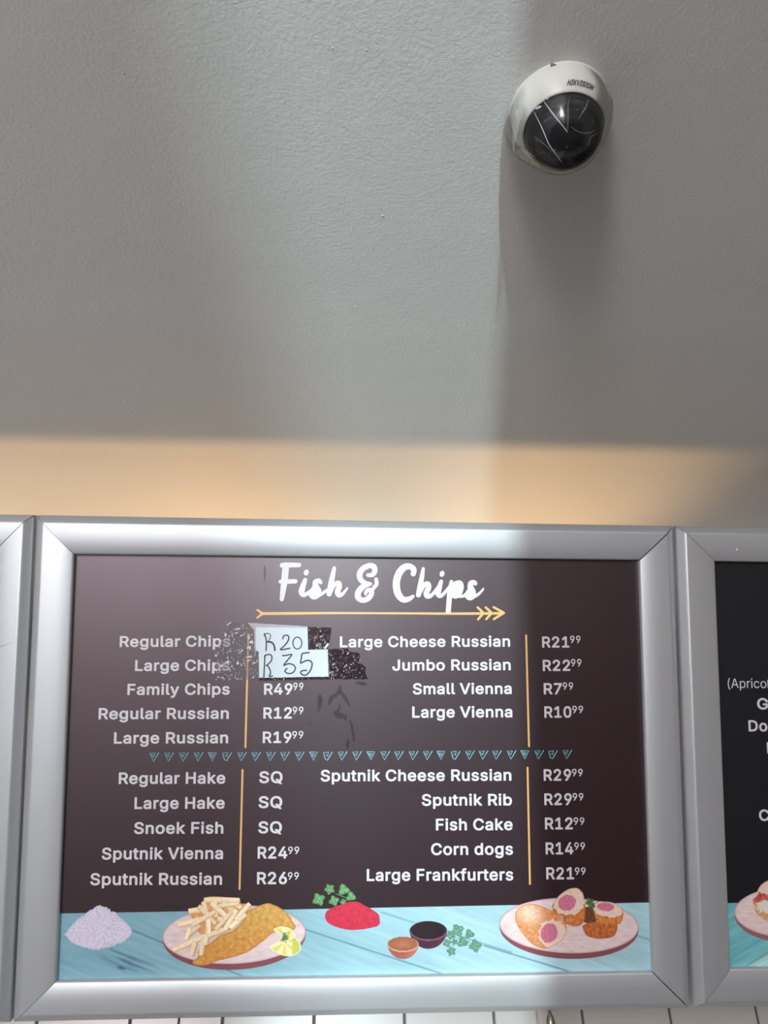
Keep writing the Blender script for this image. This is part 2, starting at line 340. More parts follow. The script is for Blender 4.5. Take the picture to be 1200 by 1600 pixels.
    'd': (424, ['219 -8 195 -8 164 -8 136 0 111 16 87 32 68 55 55 84 41 114 34 149 34 189 34 229 41 263 55 293 69 322 88 345 112 361 136 376 164 384 196 384 219 384 238 381 253 373 268 365 279 356 287 346 296 336 302 327 306 319 308 319 309 319 311 319 311 382 311 446 311 509 331 509 351 509 372 509 372 339 372 170 372 0 352 0 332 0 313 0 313 20 313 39 313 59 311 59 309 59 307 59 302 51 295 42 287 31 278 21 267 12 252 4 238 -4', '181 47 205 47 227 47 247 53 263 65 279 77 291 94 299 115 308 136 312 161 312 189 312 217 308 242 300 263 292 284 279 300 263 312 247 324 228 330 205 330 181 330 161 324 145 311 129 299 116 282 108 261 100 240 96 216 96 189 96 162 100 138 109 117 117 95 129 78 145 66 161 53']),
    'e': (404, ['238 -8 212 -8 175 -8 143 0 117 16 90 33 70 56 56 85 41 114 34 148 34 187 34 226 41 260 55 290 69 319 89 343 115 359 141 376 171 384 205 384 226 384 246 381 266 374 285 367 303 356 319 341 335 326 348 306 357 282 366 258 371 228 371 194 371 186 371 178 371 169 272 169 174 169 75 169 75 187 75 204 75 221 163 221 250 221 338 221 329 215 319 208 310 202 310 227 306 249 298 269 290 288 278 303 263 314 247 325 228 330 205 330 182 330 163 325 146 313 130 302 118 288 109 270 100 251 96 232 96 211 96 200 96 189 96 178 96 150 101 126 110 106 120 87 134 72 151 61 168 51 189 46 212 46 228 46 241 48 254 53 266 57 277 64 285 73 294 82 301 93 306 105 325 101 345 96 365 91 359 71 349 54 335 39 321 24 303 13 283 4 262 -4']),
    'f': (254, ['154 379 228 379 228 362 228 344 228 327 154 327 80 327 6 327 6 344 6 362 6 379 80 379', '101 0 81 0 81 144 81 288 81 432 81 453 86 471 96 486 106 500 119 511 135 519 152 526 169 530 187 530 201 530 213 529 222 527 232 525 238 523 243 521 238 503 233 486 227 468 224 470 220 471 215 472 210 473 203 474 195 474 176 474 163 469 154 460 146 451 142 437 142 419 142 279 142 140 142 0 121 0']),
    'g': (425, ['238 -151 207 -151 179 -151 155 -147 134 -140 113 -132 96 -123 82 -110 69 -98 58 -84 51 -69 67 -60 84 -50 101 -41 107 -49 113 -57 122 -66 130 -75 141 -82 154 -88 168 -94 186 -97 207 -97 238 -97 263 -90 282 -75 302 -60 311 -37 311 -6 311 19 311 44 311 68 310 68 308 68 306 68 301 60 295 51 287 41 278 32 267 23 252 16 238 8 219 5 195 5 164 5 137 12 113 27 88 41 69 62 55 90 41 118 34 152 34 191 34 230 41 264 55 293 69 322 88 345 112 361 137 376 165 384 196 384 220 384 239 381 253 373 268 365 280 356 288 346 297 336 303 327 308 319 309 319 311 319 313 319 313 339 313 359 313 379 333 379 353 379 372 379 372 250 372 121 372 -9 372 -42 365 -69 350 -90 335 -111 316 -126 291 -136 266 -146', '181 59 205 59 228 59 248 64 264 75 280 86 292 101 300 121 308 141 312 165 312 193 312 220 308 243 300 264 292 284 280 301 264 312 248 324 228 330 205 330 181 330 161 324 145 312 129 299 117 283 109 262 100 242 96 219 96 193 96 166 100 143 109 123 117 103 129 87 145 76 162 65']),
    'h': (410, ['114 249 114 227 114 151 114 76 114 0 93 0 73 0 53 0 53 170 53 339 53 509 73 509 93 509 114 509 114 435 114 361 114 287 110 287 106 287 102 287 114 322 131 347 152 362 174 377 199 384 227 384 253 384 276 379 295 369 315 358 330 342 341 321 352 299 357 273 357 240 357 160 357 80 357 0 337 0 316 0 296 0 296 78 296 157 296 235 296 265 288 288 273 304 258 321 237 329 210 329 192 329 175 325 161 317 146 309 135 298 126 283 118 267']),
    'i': (167, ['73 0 53 0 53 126 53 253 53 379 73 379 93 379 114 379 114 253 114 126 114 0 93 0', '95 443 84 443 72 443 62 447 54 455 45 462 41 472 41 483 41 494 45 504 54 512 62 520 72 524 84 524 95 524 106 520 114 512 122 504 126 494 126 483 126 472 122 462 114 455 106 447']),
    'k': (381, ['132 158 110 137 110 162 110 187 110 212 113 212 117 212 121 212 175 268 230 323 284 379 310 379 335 379 360 379 301 319 243 259 184 199 182 199 179 199 177 199 155 178', '73 0 53 0 53 170 53 339 53 509 73 509 93 509 114 509 114 339 114 170 114 0 93 0', '320 0 294 0 245 62 197 124 148 186 162 200 177 214 191 229 252 152 312 76 372 0 346 0']),
    'l': (189, ['147 -2 139 -2 110 -2 88 5 74 20 60 35 53 57 53 84 53 226 53 367 53 509 73 509 93 509 114 509 114 372 114 235 114 99 114 81 116 69 120 62 125 55 133 52 146 52 152 52 157 52 160 53 164 53 167 54 170 54 173 37 177 20 181 3 175 1 169 0 162 -1 154 -2']),
    'm': (610, ['73 0 53 0 53 126 53 253 53 379 72 379 92 379 112 379 112 351 112 323 112 295 111 295 109 295 108 295 113 316 121 332 132 346 144 359 157 369 172 376 187 383 203 386 219 386 247 386 270 378 287 361 305 344 316 322 321 295 318 295 315 295 312 295 317 313 325 329 337 343 349 357 364 367 381 375 398 382 416 386 437 386 459 386 479 381 497 372 515 362 530 348 541 328 551 309 557 285 557 255 557 170 557 85 557 0 536 0 516 0 496 0 496 85 496 169 496 254 496 281 488 301 473 313 457 325 439 330 419 330 402 330 387 327 374 320 362 313 352 303 345 290 339 278 335 263 335 247 335 165 335 82 335 0 315 0 295 0 274 0 274 87 274 173 274 260 274 281 267 298 253 311 239 324 221 330 199 330 185 330 171 327 158 320 144 313 134 303 126 289 118 276 114 258 114 238 114 159 114 79 114 0 93 0']),
    'n': (410, ['114 249 114 227 114 151 114 76 114 0 93 0 73 0 53 0 53 126 53 253 53 379 72 379 92 379 112 379 112 349 112 318 112 287 109 287 106 287 102 287 114 322 131 347 152 362 174 377 199 384 227 384 253 384 276 379 295 369 314 358 330 342 341 321 352 299 357 273 357 240 357 160 357 80 357 0 337 0 316 0 296 0 296 78 296 157 296 235 296 265 288 288 273 304 258 321 237 329 210 329 192 329 175 325 161 317 146 309 135 298 126 283 118 267']),
    'o': (415, ['242 -8 207 -8 173 -8 143 0 117 16 91 33 71 56 56 85 41 114 34 149 34 187 34 227 41 262 56 291 71 321 91 343 117 360 143 376 173 384 207 384 242 384 273 376 299 360 325 343 345 321 359 291 374 262 381 227 381 187 381 149 374 114 359 85 345 56 325 33 299 16 273 0', '182 46 207 46 233 46 254 53 270 66 287 79 299 96 307 117 315 139 319 162 319 187 319 213 315 236 307 258 299 280 287 297 270 310 254 323 233 330 207 330 182 330 161 323 145 310 129 297 116 280 108 258 100 237 96 213 96 187 96 162 100 139 108 117 116 96 129 79 145 66 161 53']),
    'p': (424, ['73 -143 53 -143 53 31 53 205 53 379 72 379 92 379 112 379 112 359 112 339 112 319 114 319 116 319 118 319 123 327 129 336 137 346 145 356 157 365 171 373 186 381 205 384 229 384 261 384 289 376 313 361 337 345 356 322 370 293 383 263 390 229 390 189 390 149 383 114 370 84 356 55 337 32 313 16 289 0 261 -8 229 -8 206 -8 187 -4 173 4 158 12 146 21 138 31 130 42 123 51 118 59 117 59 115 59 114 59 114 -8 114 -76 114 -143 93 -143', '197 47 220 47 244 47 263 53 279 66 295 78 308 95 316 117 324 138 328 162 328 189 328 216 324 240 316 261 308 282 296 299 280 311 264 324 244 330 220 330 197 330 177 324 161 312 145 300 133 284 125 263 117 242 113 217 113 189 113 161 117 136 125 115 133 94 146 77 162 65 178 53']),
    'r': (259, ['73 0 53 0 53 126 53 253 53 379 72 379 92 379 112 379 112 360 112 340 112 321 113 321 114 321 115 321 122 340 135 355 152 367 170 379 190 385 213 385 218 385 223 385 229 384 235 384 240 384 243 384 243 363 243 343 243 322 242 323 237 323 230 324 223 325 215 326 207 326 189 326 173 322 159 315 145 307 134 297 126 284 118 270 114 255 114 237 114 158 114 79 114 0 93 0']),
    's': (365, ['211 -8 182 -8 156 -8 133 -4 112 3 92 11 75 23 62 38 49 53 40 72 36 94 55 98 74 102 94 107 99 86 109 70 124 60 139 50 158 45 181 45 208 45 229 51 244 62 260 74 268 87 268 103 268 116 263 127 254 136 245 144 231 151 212 155 191 160 170 165 149 170 115 178 89 191 72 208 55 225 47 247 47 274 47 296 53 315 65 332 77 348 94 361 115 370 136 380 160 384 187 384 213 384 235 380 254 372 272 365 287 353 299 339 310 325 319 309 324 290 305 286 287 281 268 277 263 292 255 304 243 316 230 327 212 333 187 333 165 333 146 327 131 317 116 306 109 293 109 277 109 263 114 252 124 243 134 235 150 228 172 223 191 218 210 214 229 209 264 201 290 188 306 171 323 154 331 133 331 107 331 84 325 64 312 47 300 30 282 16 260 6 237 -3']),
    't': (227, ['138 379 204 379 204 362 204 344 204 327 138 327 72 327 6 327 6 344 6 362 6 379 72 379', '65 345 65 471 85 471 106 471 126 471 126 347 126 222 126 98 126 81 129 69 136 61 143 54 154 50 170 50 174 50 179 50 185 51 191 52 197 53 202 54 206 36 209 19 213 2 207 0 200 -2 192 -3 184 -4 176 -4 168 -4 136 -4 110 4 92 21 74 38 65 62 65 93 65 219']),
    'u': (410, ['211 -5 182 -5 157 -5 134 0 115 11 95 21 80 37 69 59 58 80 53 107 53 139 53 219 53 299 53 379 73 379 93 379 114 379 114 301 114 222 114 144 114 114 121 91 137 75 152 58 173 50 200 50 218 50 235 54 249 62 264 70 275 81 283 97 292 112 296 131 296 153 296 228 296 304 296 379 316 379 337 379 357 379 357 253 357 126 357 0 337 0 318 0 298 0 298 31 298 61 298 92 301 92 304 92 307 92 295 57 279 32 257 17 235 2']),
    'y': (389, ['51 -140 47 -139 52 -121 57 -103 61 -86 65 -86 68 -87 71 -87 83 -90 94 -91 104 -89 114 -87 122 -82 130 -74 138 -66 145 -53 151 -36 155 -24 159 -13 163 -1 114 126 66 252 17 379 40 379 62 379 84 379 111 305 138 230 165 155 174 132 181 109 187 87 193 64 199 42 206 21 198 21 191 21 184 21 190 42 196 64 202 87 209 110 216 132 224 155 251 230 278 305 305 379 327 379 349 379 371 379 316 234 260 88 204 -58 196 -78 187 -94 177 -107 166 -120 153 -129 139 -136 125 -142 109 -145 91 -145 81 -145 72 -144 65 -143 57 -142'])}


GCACHE = {}


def glyph_mesh(ch, bold):
    """filled letter, its outline thickened by `bold` on every side"""
    if (ch, bold) in GCACHE:
        return GCACHE[ch, bold]
    adv, outs = GLYPHS[ch]
    pts, edges, seg = [], [], []

    def loop(p):
        i = len(pts)
        pts.extend(Vector(q) for q in p)
        edges.extend((i + k, i + (k + 1) % len(p)) for k in range(len(p)))
    for q in outs:
        n = [int(t) / 1000 for t in q.split()]
        bz = [n[k:k + 6] for k in range(0, len(n), 6)]
        line = []
        for p, q in zip(bz, bz[1:] + bz[:1]):
            flat = abs(p[4] - p[2]) + abs(p[5] - p[3]) + abs(q[0] - q[2]) + abs(q[1] - q[3]) < 0.004
            for k in range(1 if flat else 4):
                t = k / 4
                line.append(tuple((1 - t) ** 3 * p[2 + c] + 3 * t * (1 - t) ** 2 * p[4 + c] + 3 * t * t * (1 - t) * q[c] + t ** 3 * q[2 + c] for c in (0, 1)))
        for p, q in zip(line, line[1:] + line[:1]):
            L = math.hypot(q[0] - p[0], q[1] - p[1])
            if L < 1e-4:
                continue
            seg.append((*p, *q))
            nx_, ny_ = -(q[1] - p[1]) / L * bold, (q[0] - p[0]) / L * bold
            loop([(p[0] + nx_, p[1] + ny_), (p[0] - nx_, p[1] - ny_), (q[0] - nx_, q[1] - ny_), (q[0] + nx_, q[1] + ny_)])
            loop([(p[0] + bold * math.cos(a), p[1] + bold * math.sin(a)) for a in [math.pi / 8 + k * math.pi / 4 for k in range(8)]])
    vs, _, fs, *_ = delaunay_2d_cdt(pts, edges, [], 0, 1e-5)
    V = np.array([(p[0], p[1]) for p in vs])
    T = np.array([tuple(q) for q in fs])
    c = V[T].mean(1)
    sg = np.array(seg)
    A, D = sg[:, :2], sg[:, 2:] - sg[:, :2]
    rel = c[:, None, :] - A[None]
    t = np.clip((rel * D).sum(2) / (D * D).sum(1), 0, 1)
    dist = np.sqrt(((rel - t[..., None] * D) ** 2).sum(2)).min(1)
    y0, y1 = A[:, 1], A[:, 1] + D[:, 1]
    left = D[:, 0] * rel[..., 1] - D[:, 1] * rel[..., 0]
    wind = ((y0 <= c[:, 1:]) & (y1 > c[:, 1:]) & (left > 0)).sum(1) - ((y0 > c[:, 1:]) & (y1 <= c[:, 1:]) & (left < 0)).sum(1)
    keep = (wind != 0) | (dist < bold * 0.985)
    T = T[keep]
    used = sorted(set(T.ravel().tolist()))
    m_ = {k: i for i, k in enumerate(used)}
    GCACHE[ch, bold] = (adv / 1000, [tuple(V[k].tolist()) for k in used], [tuple(m_[k] for k in q) for q in T.tolist()])
    return GCACHE[ch, bold]


def text_outline(body, bold):
    V, Fc = [], []
    x = 0.0
    for ch in body:
        if ch == ' ':
            x += 0.20
            continue
        adv, v, f = glyph_mesh(ch, bold)
        i = len(V)
        V += [(a + x, b) for a, b in v]
        Fc += [tuple(k + i for k in q) for q in f]
        x += adv + bold * 1.3
    return V, Fc


CAPH = {}


def text_into(V, Fc, body, x0, x1, base, cap, bold, slope=0.0):
    """fit the text between pixel columns x0..x1 on the baseline, with the given cap height (px)"""
    if bold not in CAPH:
        vv, _ = text_outline('H', bold)
        CAPH[bold] = (min(p[1] for p in vv), max(p[1] for p in vv))
    c0, c1 = CAPH[bold]
    v, f = text_outline(body, bold)
    a, b = min(p[0] for p in v), max(p[0] for p in v)
    i = len(V)
    for (x, y) in v:
        px = x0 + (x - a) / (b - a) * (x1 - x0)
        lean = -0.034 * ((px - 590) / 450)       # verticals follow the board's own perspective
        h = (y - c0) / (c1 - c0) * cap
        V.append((px + h * lean, base + slope * (px - x0) - h))
    Fc += [tuple(k + i for k in q) for q in f]


# ------------------------------------------------------------------ materials
def paint_mat(name, color, bump):
    m = mat(name, color, 0.55, spec=0.3)
    tc = nd(m, 'ShaderNodeTexCoord')
    n1 = nd(m, 'ShaderNodeTexNoise', Scale=230.0, Detail=3.0, Roughness=0.6)
    n2 = nd(m, 'ShaderNodeTexNoise', Scale=14.0, Detail=3.0)
    mx = nd(m, 'ShaderNodeMath', operation='MULTIPLY_ADD')
    mx.inputs[1].default_value = 0.9
    bp = nd(m, 'ShaderNodeBump', Strength=bump, Distance=0.004)
    lk(m, tc.outputs['Object'], n1.inputs['Vector'])
    lk(m, tc.outputs['Object'], n2.inputs['Vector'])
    lk(m, n2.outputs['Fac'], mx.inputs[0])
    lk(m, n1.outputs['Fac'], mx.inputs[2])
    lk(m, mx.outputs[0], bp.inputs['Height'])
    lk(m, bp.outputs['Normal'], bsdf(m).inputs['Normal'])
    return m


M_ceil = paint_mat('ceiling_paint', (217, 217, 214), 0.2)
M_wall = paint_mat('wall_paint', (222, 216, 204), 0.12)
M_side = paint_mat('side_wall_paint', (205, 204, 202), 0.1)
M_floor = mat('floor_tile', (150, 138, 130), 0.5)
_br = nd(M_floor, 'ShaderNodeTexBrick', Scale=1.0, offset=0.0, Mortar_Size=0.006, Brick_Width=0.4, Row_Height=0.4)
_br.inputs['Color1'].default_value = srgb(160, 166, 168)
_br.inputs['Color2'].default_value = srgb(152, 158, 160)
_br.inputs['Mortar'].default_value = srgb(80, 74, 70)
_tc = nd(M_floor, 'ShaderNodeTexCoord')
lk(M_floor, _tc.outputs['Object'], _br.inputs['Vector'])
lk(M_floor, _br.outputs['Color'], bsdf(M_floor).inputs['Base Color'])

M_tile = mat('glazed_tile', (186, 181, 177), 0.25)
M_grout = mat('grout', (92, 90, 90), 0.9)

M_alu = mat('satin_aluminium', (190, 192, 195), 0.42, metal=0.55)
_tc = nd(M_alu, 'ShaderNodeTexCoord')
_nz = nd(M_alu, 'ShaderNodeTexNoise', Scale=900.0, Detail=2.0)
_bp = nd(M_alu, 'ShaderNodeBump', Strength=0.03, Distance=0.001)
lk(M_alu, _tc.outputs['Object'], _nz.inputs['Vector'])
lk(M_alu, _nz.outputs['Fac'], _bp.inputs['Height'])
lk(M_alu, _bp.outputs['Normal'], bsdf(M_alu).inputs['Normal'])

M_back = mat('dark_backing', (22, 22, 24), 0.8)
M_poster = mat('printed_dark_poster', (32, 12, 18), 0.38, IOR=1.85)
bsdf(M_poster).inputs['Specular Tint'].default_value = (1.0, 0.85, 0.90, 1)
M_poster_b = mat('printed_black_poster', (18, 18, 23), 0.45, spec=0.5)
M_white = mat('white_print', (212, 208, 212), 0.45)
M_gold = mat('orange_print', (226, 176, 112), 0.45)
M_teal = mat('teal_print', (120, 178, 190), 0.45)
M_print = mat('picture_print', (255, 255, 255), 0.42)
_at = nd(M_print, 'ShaderNodeVertexColor', layer_name='print')
lk(M_print, _at.outputs['Color'], bsdf(M_print).inputs['Base Color'])
M_paper = mat('white_paper', (200, 208, 214), 0.6)
M_ink = mat('dark_marker_ink', (38, 40, 58), 0.6)


def see_through(name, color, rough, alpha, spec=0.5):
    m = mat(name, color, rough, spec=spec)
    bsdf(m).inputs['Alpha'].default_value = alpha
    return m


M_smudge = see_through('sticky_residue', (30, 22, 26), 0.9, 0.24, spec=0.05)


def tape_mat(name, base, base_alpha, scale, thr, rough, flake=(205, 200, 204)):
    """clear tape: flakes of trapped air over a thin film"""
    m = mat(name, base, rough)
    tc = nd(m, 'ShaderNodeTexCoord')
    mp = nd(m, 'ShaderNodeMapping')
    mp.inputs['Rotation'].default_value = (0.3, 0.2, 0.7)
    vo = nd(m, 'ShaderNodeTexNoise', Scale=scale, Detail=2.5, Roughness=0.65, Distortion=1.5)
    rp = nd(m, 'ShaderNodeValToRGB')
    rp.color_ramp.elements[0].position = thr
    rp.color_ramp.elements[1].position = thr + 0.05
    mxa = nd(m, 'ShaderNodeMath', operation='MAXIMUM')
    mxa.inputs[1].default_value = base_alpha
    dim = nd(m, 'ShaderNodeMath', operation='MULTIPLY')
    dim.inputs[1].default_value = 0.75
    mc = nd(m, 'ShaderNodeMix', data_type='RGBA')
    mc.inputs[6].default_value = srgb(*base)
    mc.inputs[7].default_value = srgb(*flake)
    bp = nd(m, 'ShaderNodeBump', Strength=0.5, Distance=0.001)
    lk(m, tc.outputs['Object'], mp.inputs['Vector'])
    lk(m, mp.outputs['Vector'], vo.inputs['Vector'])
    lk(m, vo.outputs['Fac'], rp.inputs['Fac'])
    lk(m, rp.outputs['Color'], dim.inputs[0])
    lk(m, dim.outputs[0], mxa.inputs[0])
    lk(m, rp.outputs['Color'], mc.inputs[0])
    lk(m, mc.outputs[2], bsdf(m).inputs['Base Color'])
    lk(m, mxa.outputs[0], bsdf(m).inputs['Alpha'])
    lk(m, vo.outputs['Fac'], bp.inputs['Height'])
    lk(m, bp.outputs['Normal'], bsdf(m).inputs['Normal'])
    return m


M_tape_l = tape_mat('frosted_clear_tape', (128, 118, 120), 0.24, 150.0, 0.565, 0.3, (230, 226, 228))
M_tape_d = tape_mat('dark_clear_tape', (48, 34, 40), 0.85, 170.0, 0.615, 0.08)
M_tape_h = see_through('clear_tape_over_paper', (214, 208, 214), 0.15, 0.5)

# ------------------------------------------------------------------ the setting
WALL_A, WALL_B = Vector((-1.0, 1.5756)), Vector((1.0, 1.5756))
WS = (WALL_B.y - WALL_A.y) / (WALL_B.x - WALL_A.x)


def wall_y(x):
    return WALL_A.y + (x - WALL_A.x) * WS


XL, XR, YB = -2.7, 2.9, -6.2
R_C = 0.022
# ceiling sheet with its small plastered cove, plus the paint nibs
bm = bmesh.new()
prof = [(YB, 0.0)] + [(None, k) for k in range(0, 9)]
nx = 2
cols = []
for x in (XL, XR):
    wy = wall_y(x)
    c = [bm.verts.new((x, YB, CEIL))]
    for k in range(9):
        a = k / 8 * math.pi / 2
        c.append(bm.verts.new((x, wy - R_C + R_C * math.sin(a), CEIL - R_C + R_C * math.cos(a))))
    cols.append(c)
for k in range(9):
    f = bm.faces.new((cols[0][k], cols[0][k + 1], cols[1][k + 1], cols[1][k]))
    f.smooth = True


def on_ceiling(x, y):
    r = ray(x, y)
    return EYE + r * ((CEIL - EYE.z) / r.z)


for (px, py, r) in ((598, 337, 1.7), (555, 479, 1.5), (188, 618, 1.2), (77, 630, 1.0), (757, 363, 1.4), (520, 75, 1.3),
                    (193, 114, 1.5), (573, 78, 1.3), (480, 360, 1.0), (308, 597, 0.9), (716, 757, 1.2)):
    p = on_ceiling(px, py)
    if p.y < 1.5:
        bmesh.ops.create_uvsphere(bm, u_segments=10, v_segments=6, radius=r * 0.001,
                                  matrix=Matrix.Translation(p) @ Matrix.Scale(0.5, 4, (0, 0, 1)))
me = bpy.data.meshes.new('ceiling')
bm.to_mesh(me)
bm.free()
me.materials.append(M_ceil)
o = bpy.data.objects.new('ceiling', me)
COL.objects.link(o)
struct(o)

# painted wall, tiled below the boards
T_TOP = 1.78
link = [(XL, wall_y(XL)), (XR, wall_y(XR))]
v = []
for (x, y) in link:
    v += [(x, y, 0), (x, y, CEIL - R_C), (x, y + 0.12, CEIL - R_C), (x, y + 0.12, 0)]
wall = struct(link_mesh('wall_back', v, [(0, 4, 5, 1), (1, 5, 6, 2), (2, 6, 7, 3), (3, 7, 4, 0), (0, 1, 2, 3), (4, 7, 6, 5)], M_wall))
# tiles: grout sheet and 150 mm tiles standing proud of it
gx0 = -0.0381                    # one grout line, found from the photograph
g = Vector((1, WS, 0)).normalized()
nrm = Vector((-g.y * -1, -g.x, 0)).normalized()   # towards the room
nrm = Vector((g.y, -g.x, 0))


def wpt(x, z, d):
    p = Vector((x, wall_y(x), z)) + nrm * d
    return p


v = [wpt(XL, 0, .003), wpt(XR, 0, .003), wpt(XR, T_TOP, .003), wpt(XL, T_TOP, .003)]
link_mesh('tile_grout', v, [(0, 1, 2, 3)], M_grout, wall)
tv, tf = [], []
k0 = int((XL - gx0) / 0.15) + 1
k = k0
while gx0 + (k + 1) * 0.15 < XR:
    for r in range(11):
        a, b = gx0 + k * 0.15 + 0.0017, gx0 + (k + 1) * 0.15 - 0.0017
        z0, z1 = T_TOP - (r + 1) * 0.15 + 0.0017, T_TOP - r * 0.15 - 0.0017
        i = len(tv)
        tv += [wpt(a, z0, .004), wpt(b, z0, .004), wpt(b, z1, .004), wpt(a, z1, .004)]
        e = 0.0015
        tv += [wpt(a + e, z0 + e, .0065), wpt(b - e, z0 + e, .0065), wpt(b - e, z1 - e, .0065), wpt(a + e, z1 - e, .0065)]
        tf += [(i + 4, i + 5, i + 6, i + 7)] + [(i + q, i + (q + 1) % 4, i + 4 + (q + 1) % 4, i + 4 + q) for q in range(4)]
    k += 1
link_mesh('wall_tiling', tv, tf, M_tile, wall)

struct(link_bm('floor', box_bm((XL, YB, -0.1), (XR, -2.6, 0)), M_floor))
M_floor_dark = mat('dark_reflection_floor', (66, 58, 58), 0.6)
struct(link_bm('floor', box_bm((XL, -2.6, -0.1), (XR, 1.75, 0)), M_floor_dark))       # unseen floor, made dark to dim the posters' reflections
struct(link_bm('wall_left', box_bm((XL - 0.1, YB, 0), (XL, 1.75, CEIL)), M_side))
struct(link_bm('wall_right', box_bm((XR, YB, 0), (XR + 0.1, 1.75, CEIL)), M_wall))
# unseen blockers added behind the viewer to cut and narrow the daylight
# unseen baffle added behind the boards to cut off the warm uplight
struct(link_bm('light_blocker_2', box_bm((-1.2, -5.35, 0), (-0.645, -5.25, CEIL)), M_wall))  # added to narrow the street glint on its left
struct(link_bm('light_blocker_1', box_bm((-1.6, 1.357, 2.03), (1.9, 1.377, 2.22)), M_wall))  # added baffle for the warm uplights
struct(link_bm('daylight_blocker', box_bm((-0.20, -2.7, 0), (XR, -2.5, CEIL)), M_wall))  # added, and widened to the right wall to darken that side

# ------------------------------------------------------------------ menu boards
def lerp(a, b, t):
    return a + (b - a) * t


# rail section: (share of the width from outside in, height above the board plane), a smooth convex bow
PROFILE = [(0.0, -0.010), (0.0, 0.0010), (0.008, 0.0030), (0.025, 0.0046), (0.06, 0.0066), (0.10, 0.0088), (0.14, 0.0110), (0.165, 0.0123), (0.185, 0.0131),
           (0.205, 0.01375), (0.222, 0.0141), (0.24, 0.0142)]
PROFILE += [(0.24 + 0.76 * t, 0.0142 - 0.0006 * t - 0.0042 * t ** 3) for t in [k / 20 for k in range(1, 21)]]
PROFILE += [(1.0, 0.0002)]


def rail(name, o0, o1, i0, i1, g0, g1, parent, origin):
    """snap-frame rail from outer corner o0 to o1 (inner i0, i1), mitred, with end gaps g0/g1 in metres"""
    d = (o1 - o0).normalized()
    vs, fs = [], []
    for (oc, ic, s) in ((o0, i0, g0), (o1, i1, -g1)):
        for (u, h) in PROFILE:
            vs.append(lerp(oc, ic, u) + d * s - B_N * h)
    n = len(PROFILE)
    for k in range(n - 1):
        fs.append((k, k + 1, n + k + 1, n + k))
    vs += vs[:2 * n]                       # the mitred ends keep vertices of their own, so they stay crisp
    fs.append(tuple(range(2 * n, 3 * n))[::-1])
    fs.append(tuple(range(3 * n, 4 * n)))
    o = link_mesh(name, vs, fs, M_alu, parent, origin=origin)
    for p in o.data.polygons:
        p.use_smooth = len(p.vertices) == 4
    return o


def board(label, outer, inner, gaps, poster_mat):
    """outer, inner: four corner points (TL, TR, BR, BL) in world space"""
    base = (outer[2] + outer[3]) / 2 + B_N * 0.012
    root = empty('menu_board', base, label, 'menu board', 'framed menu boards in a row')
    for k, nm in enumerate(('top', 'right', 'bottom', 'left')):
        rail('frame_rail', outer[k], outer[(k + 1) % 4], inner[k], inner[(k + 1) % 4], gaps[k][0], gaps[k][1], root, base)
    # backing panel
    q = [lerp(outer[k], inner[k], 0.06) for k in range(4)]
    vs = [p + B_N * 0.002 for p in q] + [p + B_N * 0.016 for p in q]
    link_mesh('backing_panel', vs, [(0, 3, 2, 1), (4, 5, 6, 7)] + [(k, (k + 1) % 4, 4 + (k + 1) % 4, 4 + k) for k in range(4)],
              M_back, root, origin=base)
    q = [lerp(outer[k], inner[k], 0.9) for k in range(4)]
    vs = [p for p in q] + [p + B_N * 0.0018 for p in q]
    poster = link_mesh('poster', vs, [(0, 3, 2, 1), (4, 5, 6, 7)] + [(k, (k + 1) % 4, 4 + (k + 1) % 4, 4 + k) for k in range(4)],
                       poster_mat, root, origin=base)
    # brackets that hold the board off the wall
    for t in (0.22, 0.78):
        for q in (0.45, 0.8):
            p = lerp(lerp(outer[0], outer[1], t), lerp(outer[3], outer[2], t), q) + B_N * 0.014
            w = Vector((p.x, wall_y(p.x), p.z))
            link_bm('wall_bracket', tube(p - base, w - base, 0.006, 12), M_alu, root)
    return root, poster, base


P = on_board
OUT = [P(59, 805), P(1050, 822), P(1076, 1573), P(22, 1595)]
INN = [P(118, 866), P(996, 875), P(1017, 1515.5), P(90, 1530)]
G = 0.0004
main, poster, B0 = board('silver framed dark menu board headed Fish & Chips, in the middle, with taped paper prices',
                         OUT, INN, [(G, 0.0012), (0.0012, 0.001), (0.001, G), (G, G)], M_poster)


def shifted(quad, dx_vec):
    return [p + dx_vec for p in quad]


ex = (OUT[1] - OUT[0]).normalized()
# neighbours: the same frame moved along by its width and a hairline gap
wR0 = P(1053, 822) - OUT[0]
OUT_R = [P(1053, 822), P(1053, 822) + ex * 0.952, None, P(1081.5, 1572.5)]
OUT_R[2] = OUT_R[3] + ex * 0.952
INN_R = [P(1112, 877), None, None, P(1136, 1510)]
INN_R[1] = INN_R[0] + ex * 0.843
INN_R[2] = INN_R[3] + ex * 0.843
right, poster_r, B0R = board('silver framed black menu board cut off by the right edge of the photo',
                             OUT_R, INN_R, [(G, G)] * 4, M_poster_b)
OUT_L = [None, P(55.5, 805), P(18, 1595.5), None]
OUT_L[0] = OUT_L[1] - ex * 0.952
OUT_L[3] = OUT_L[2] - ex * 0.952
INN_L = [None, P(-6, 865), P(-45, 1533), None]
INN_L[0] = INN_L[1] - ex * 0.843
INN_L[3] = INN_L[2] - ex * 0.843
left, poster_l, B0L = board('silver framed board cut off by the left edge, only its right rail visible',
                            OUT_L, INN_L, [(G, 0.0008), (G, G), (G, G), (G, G)], M_poster_b)

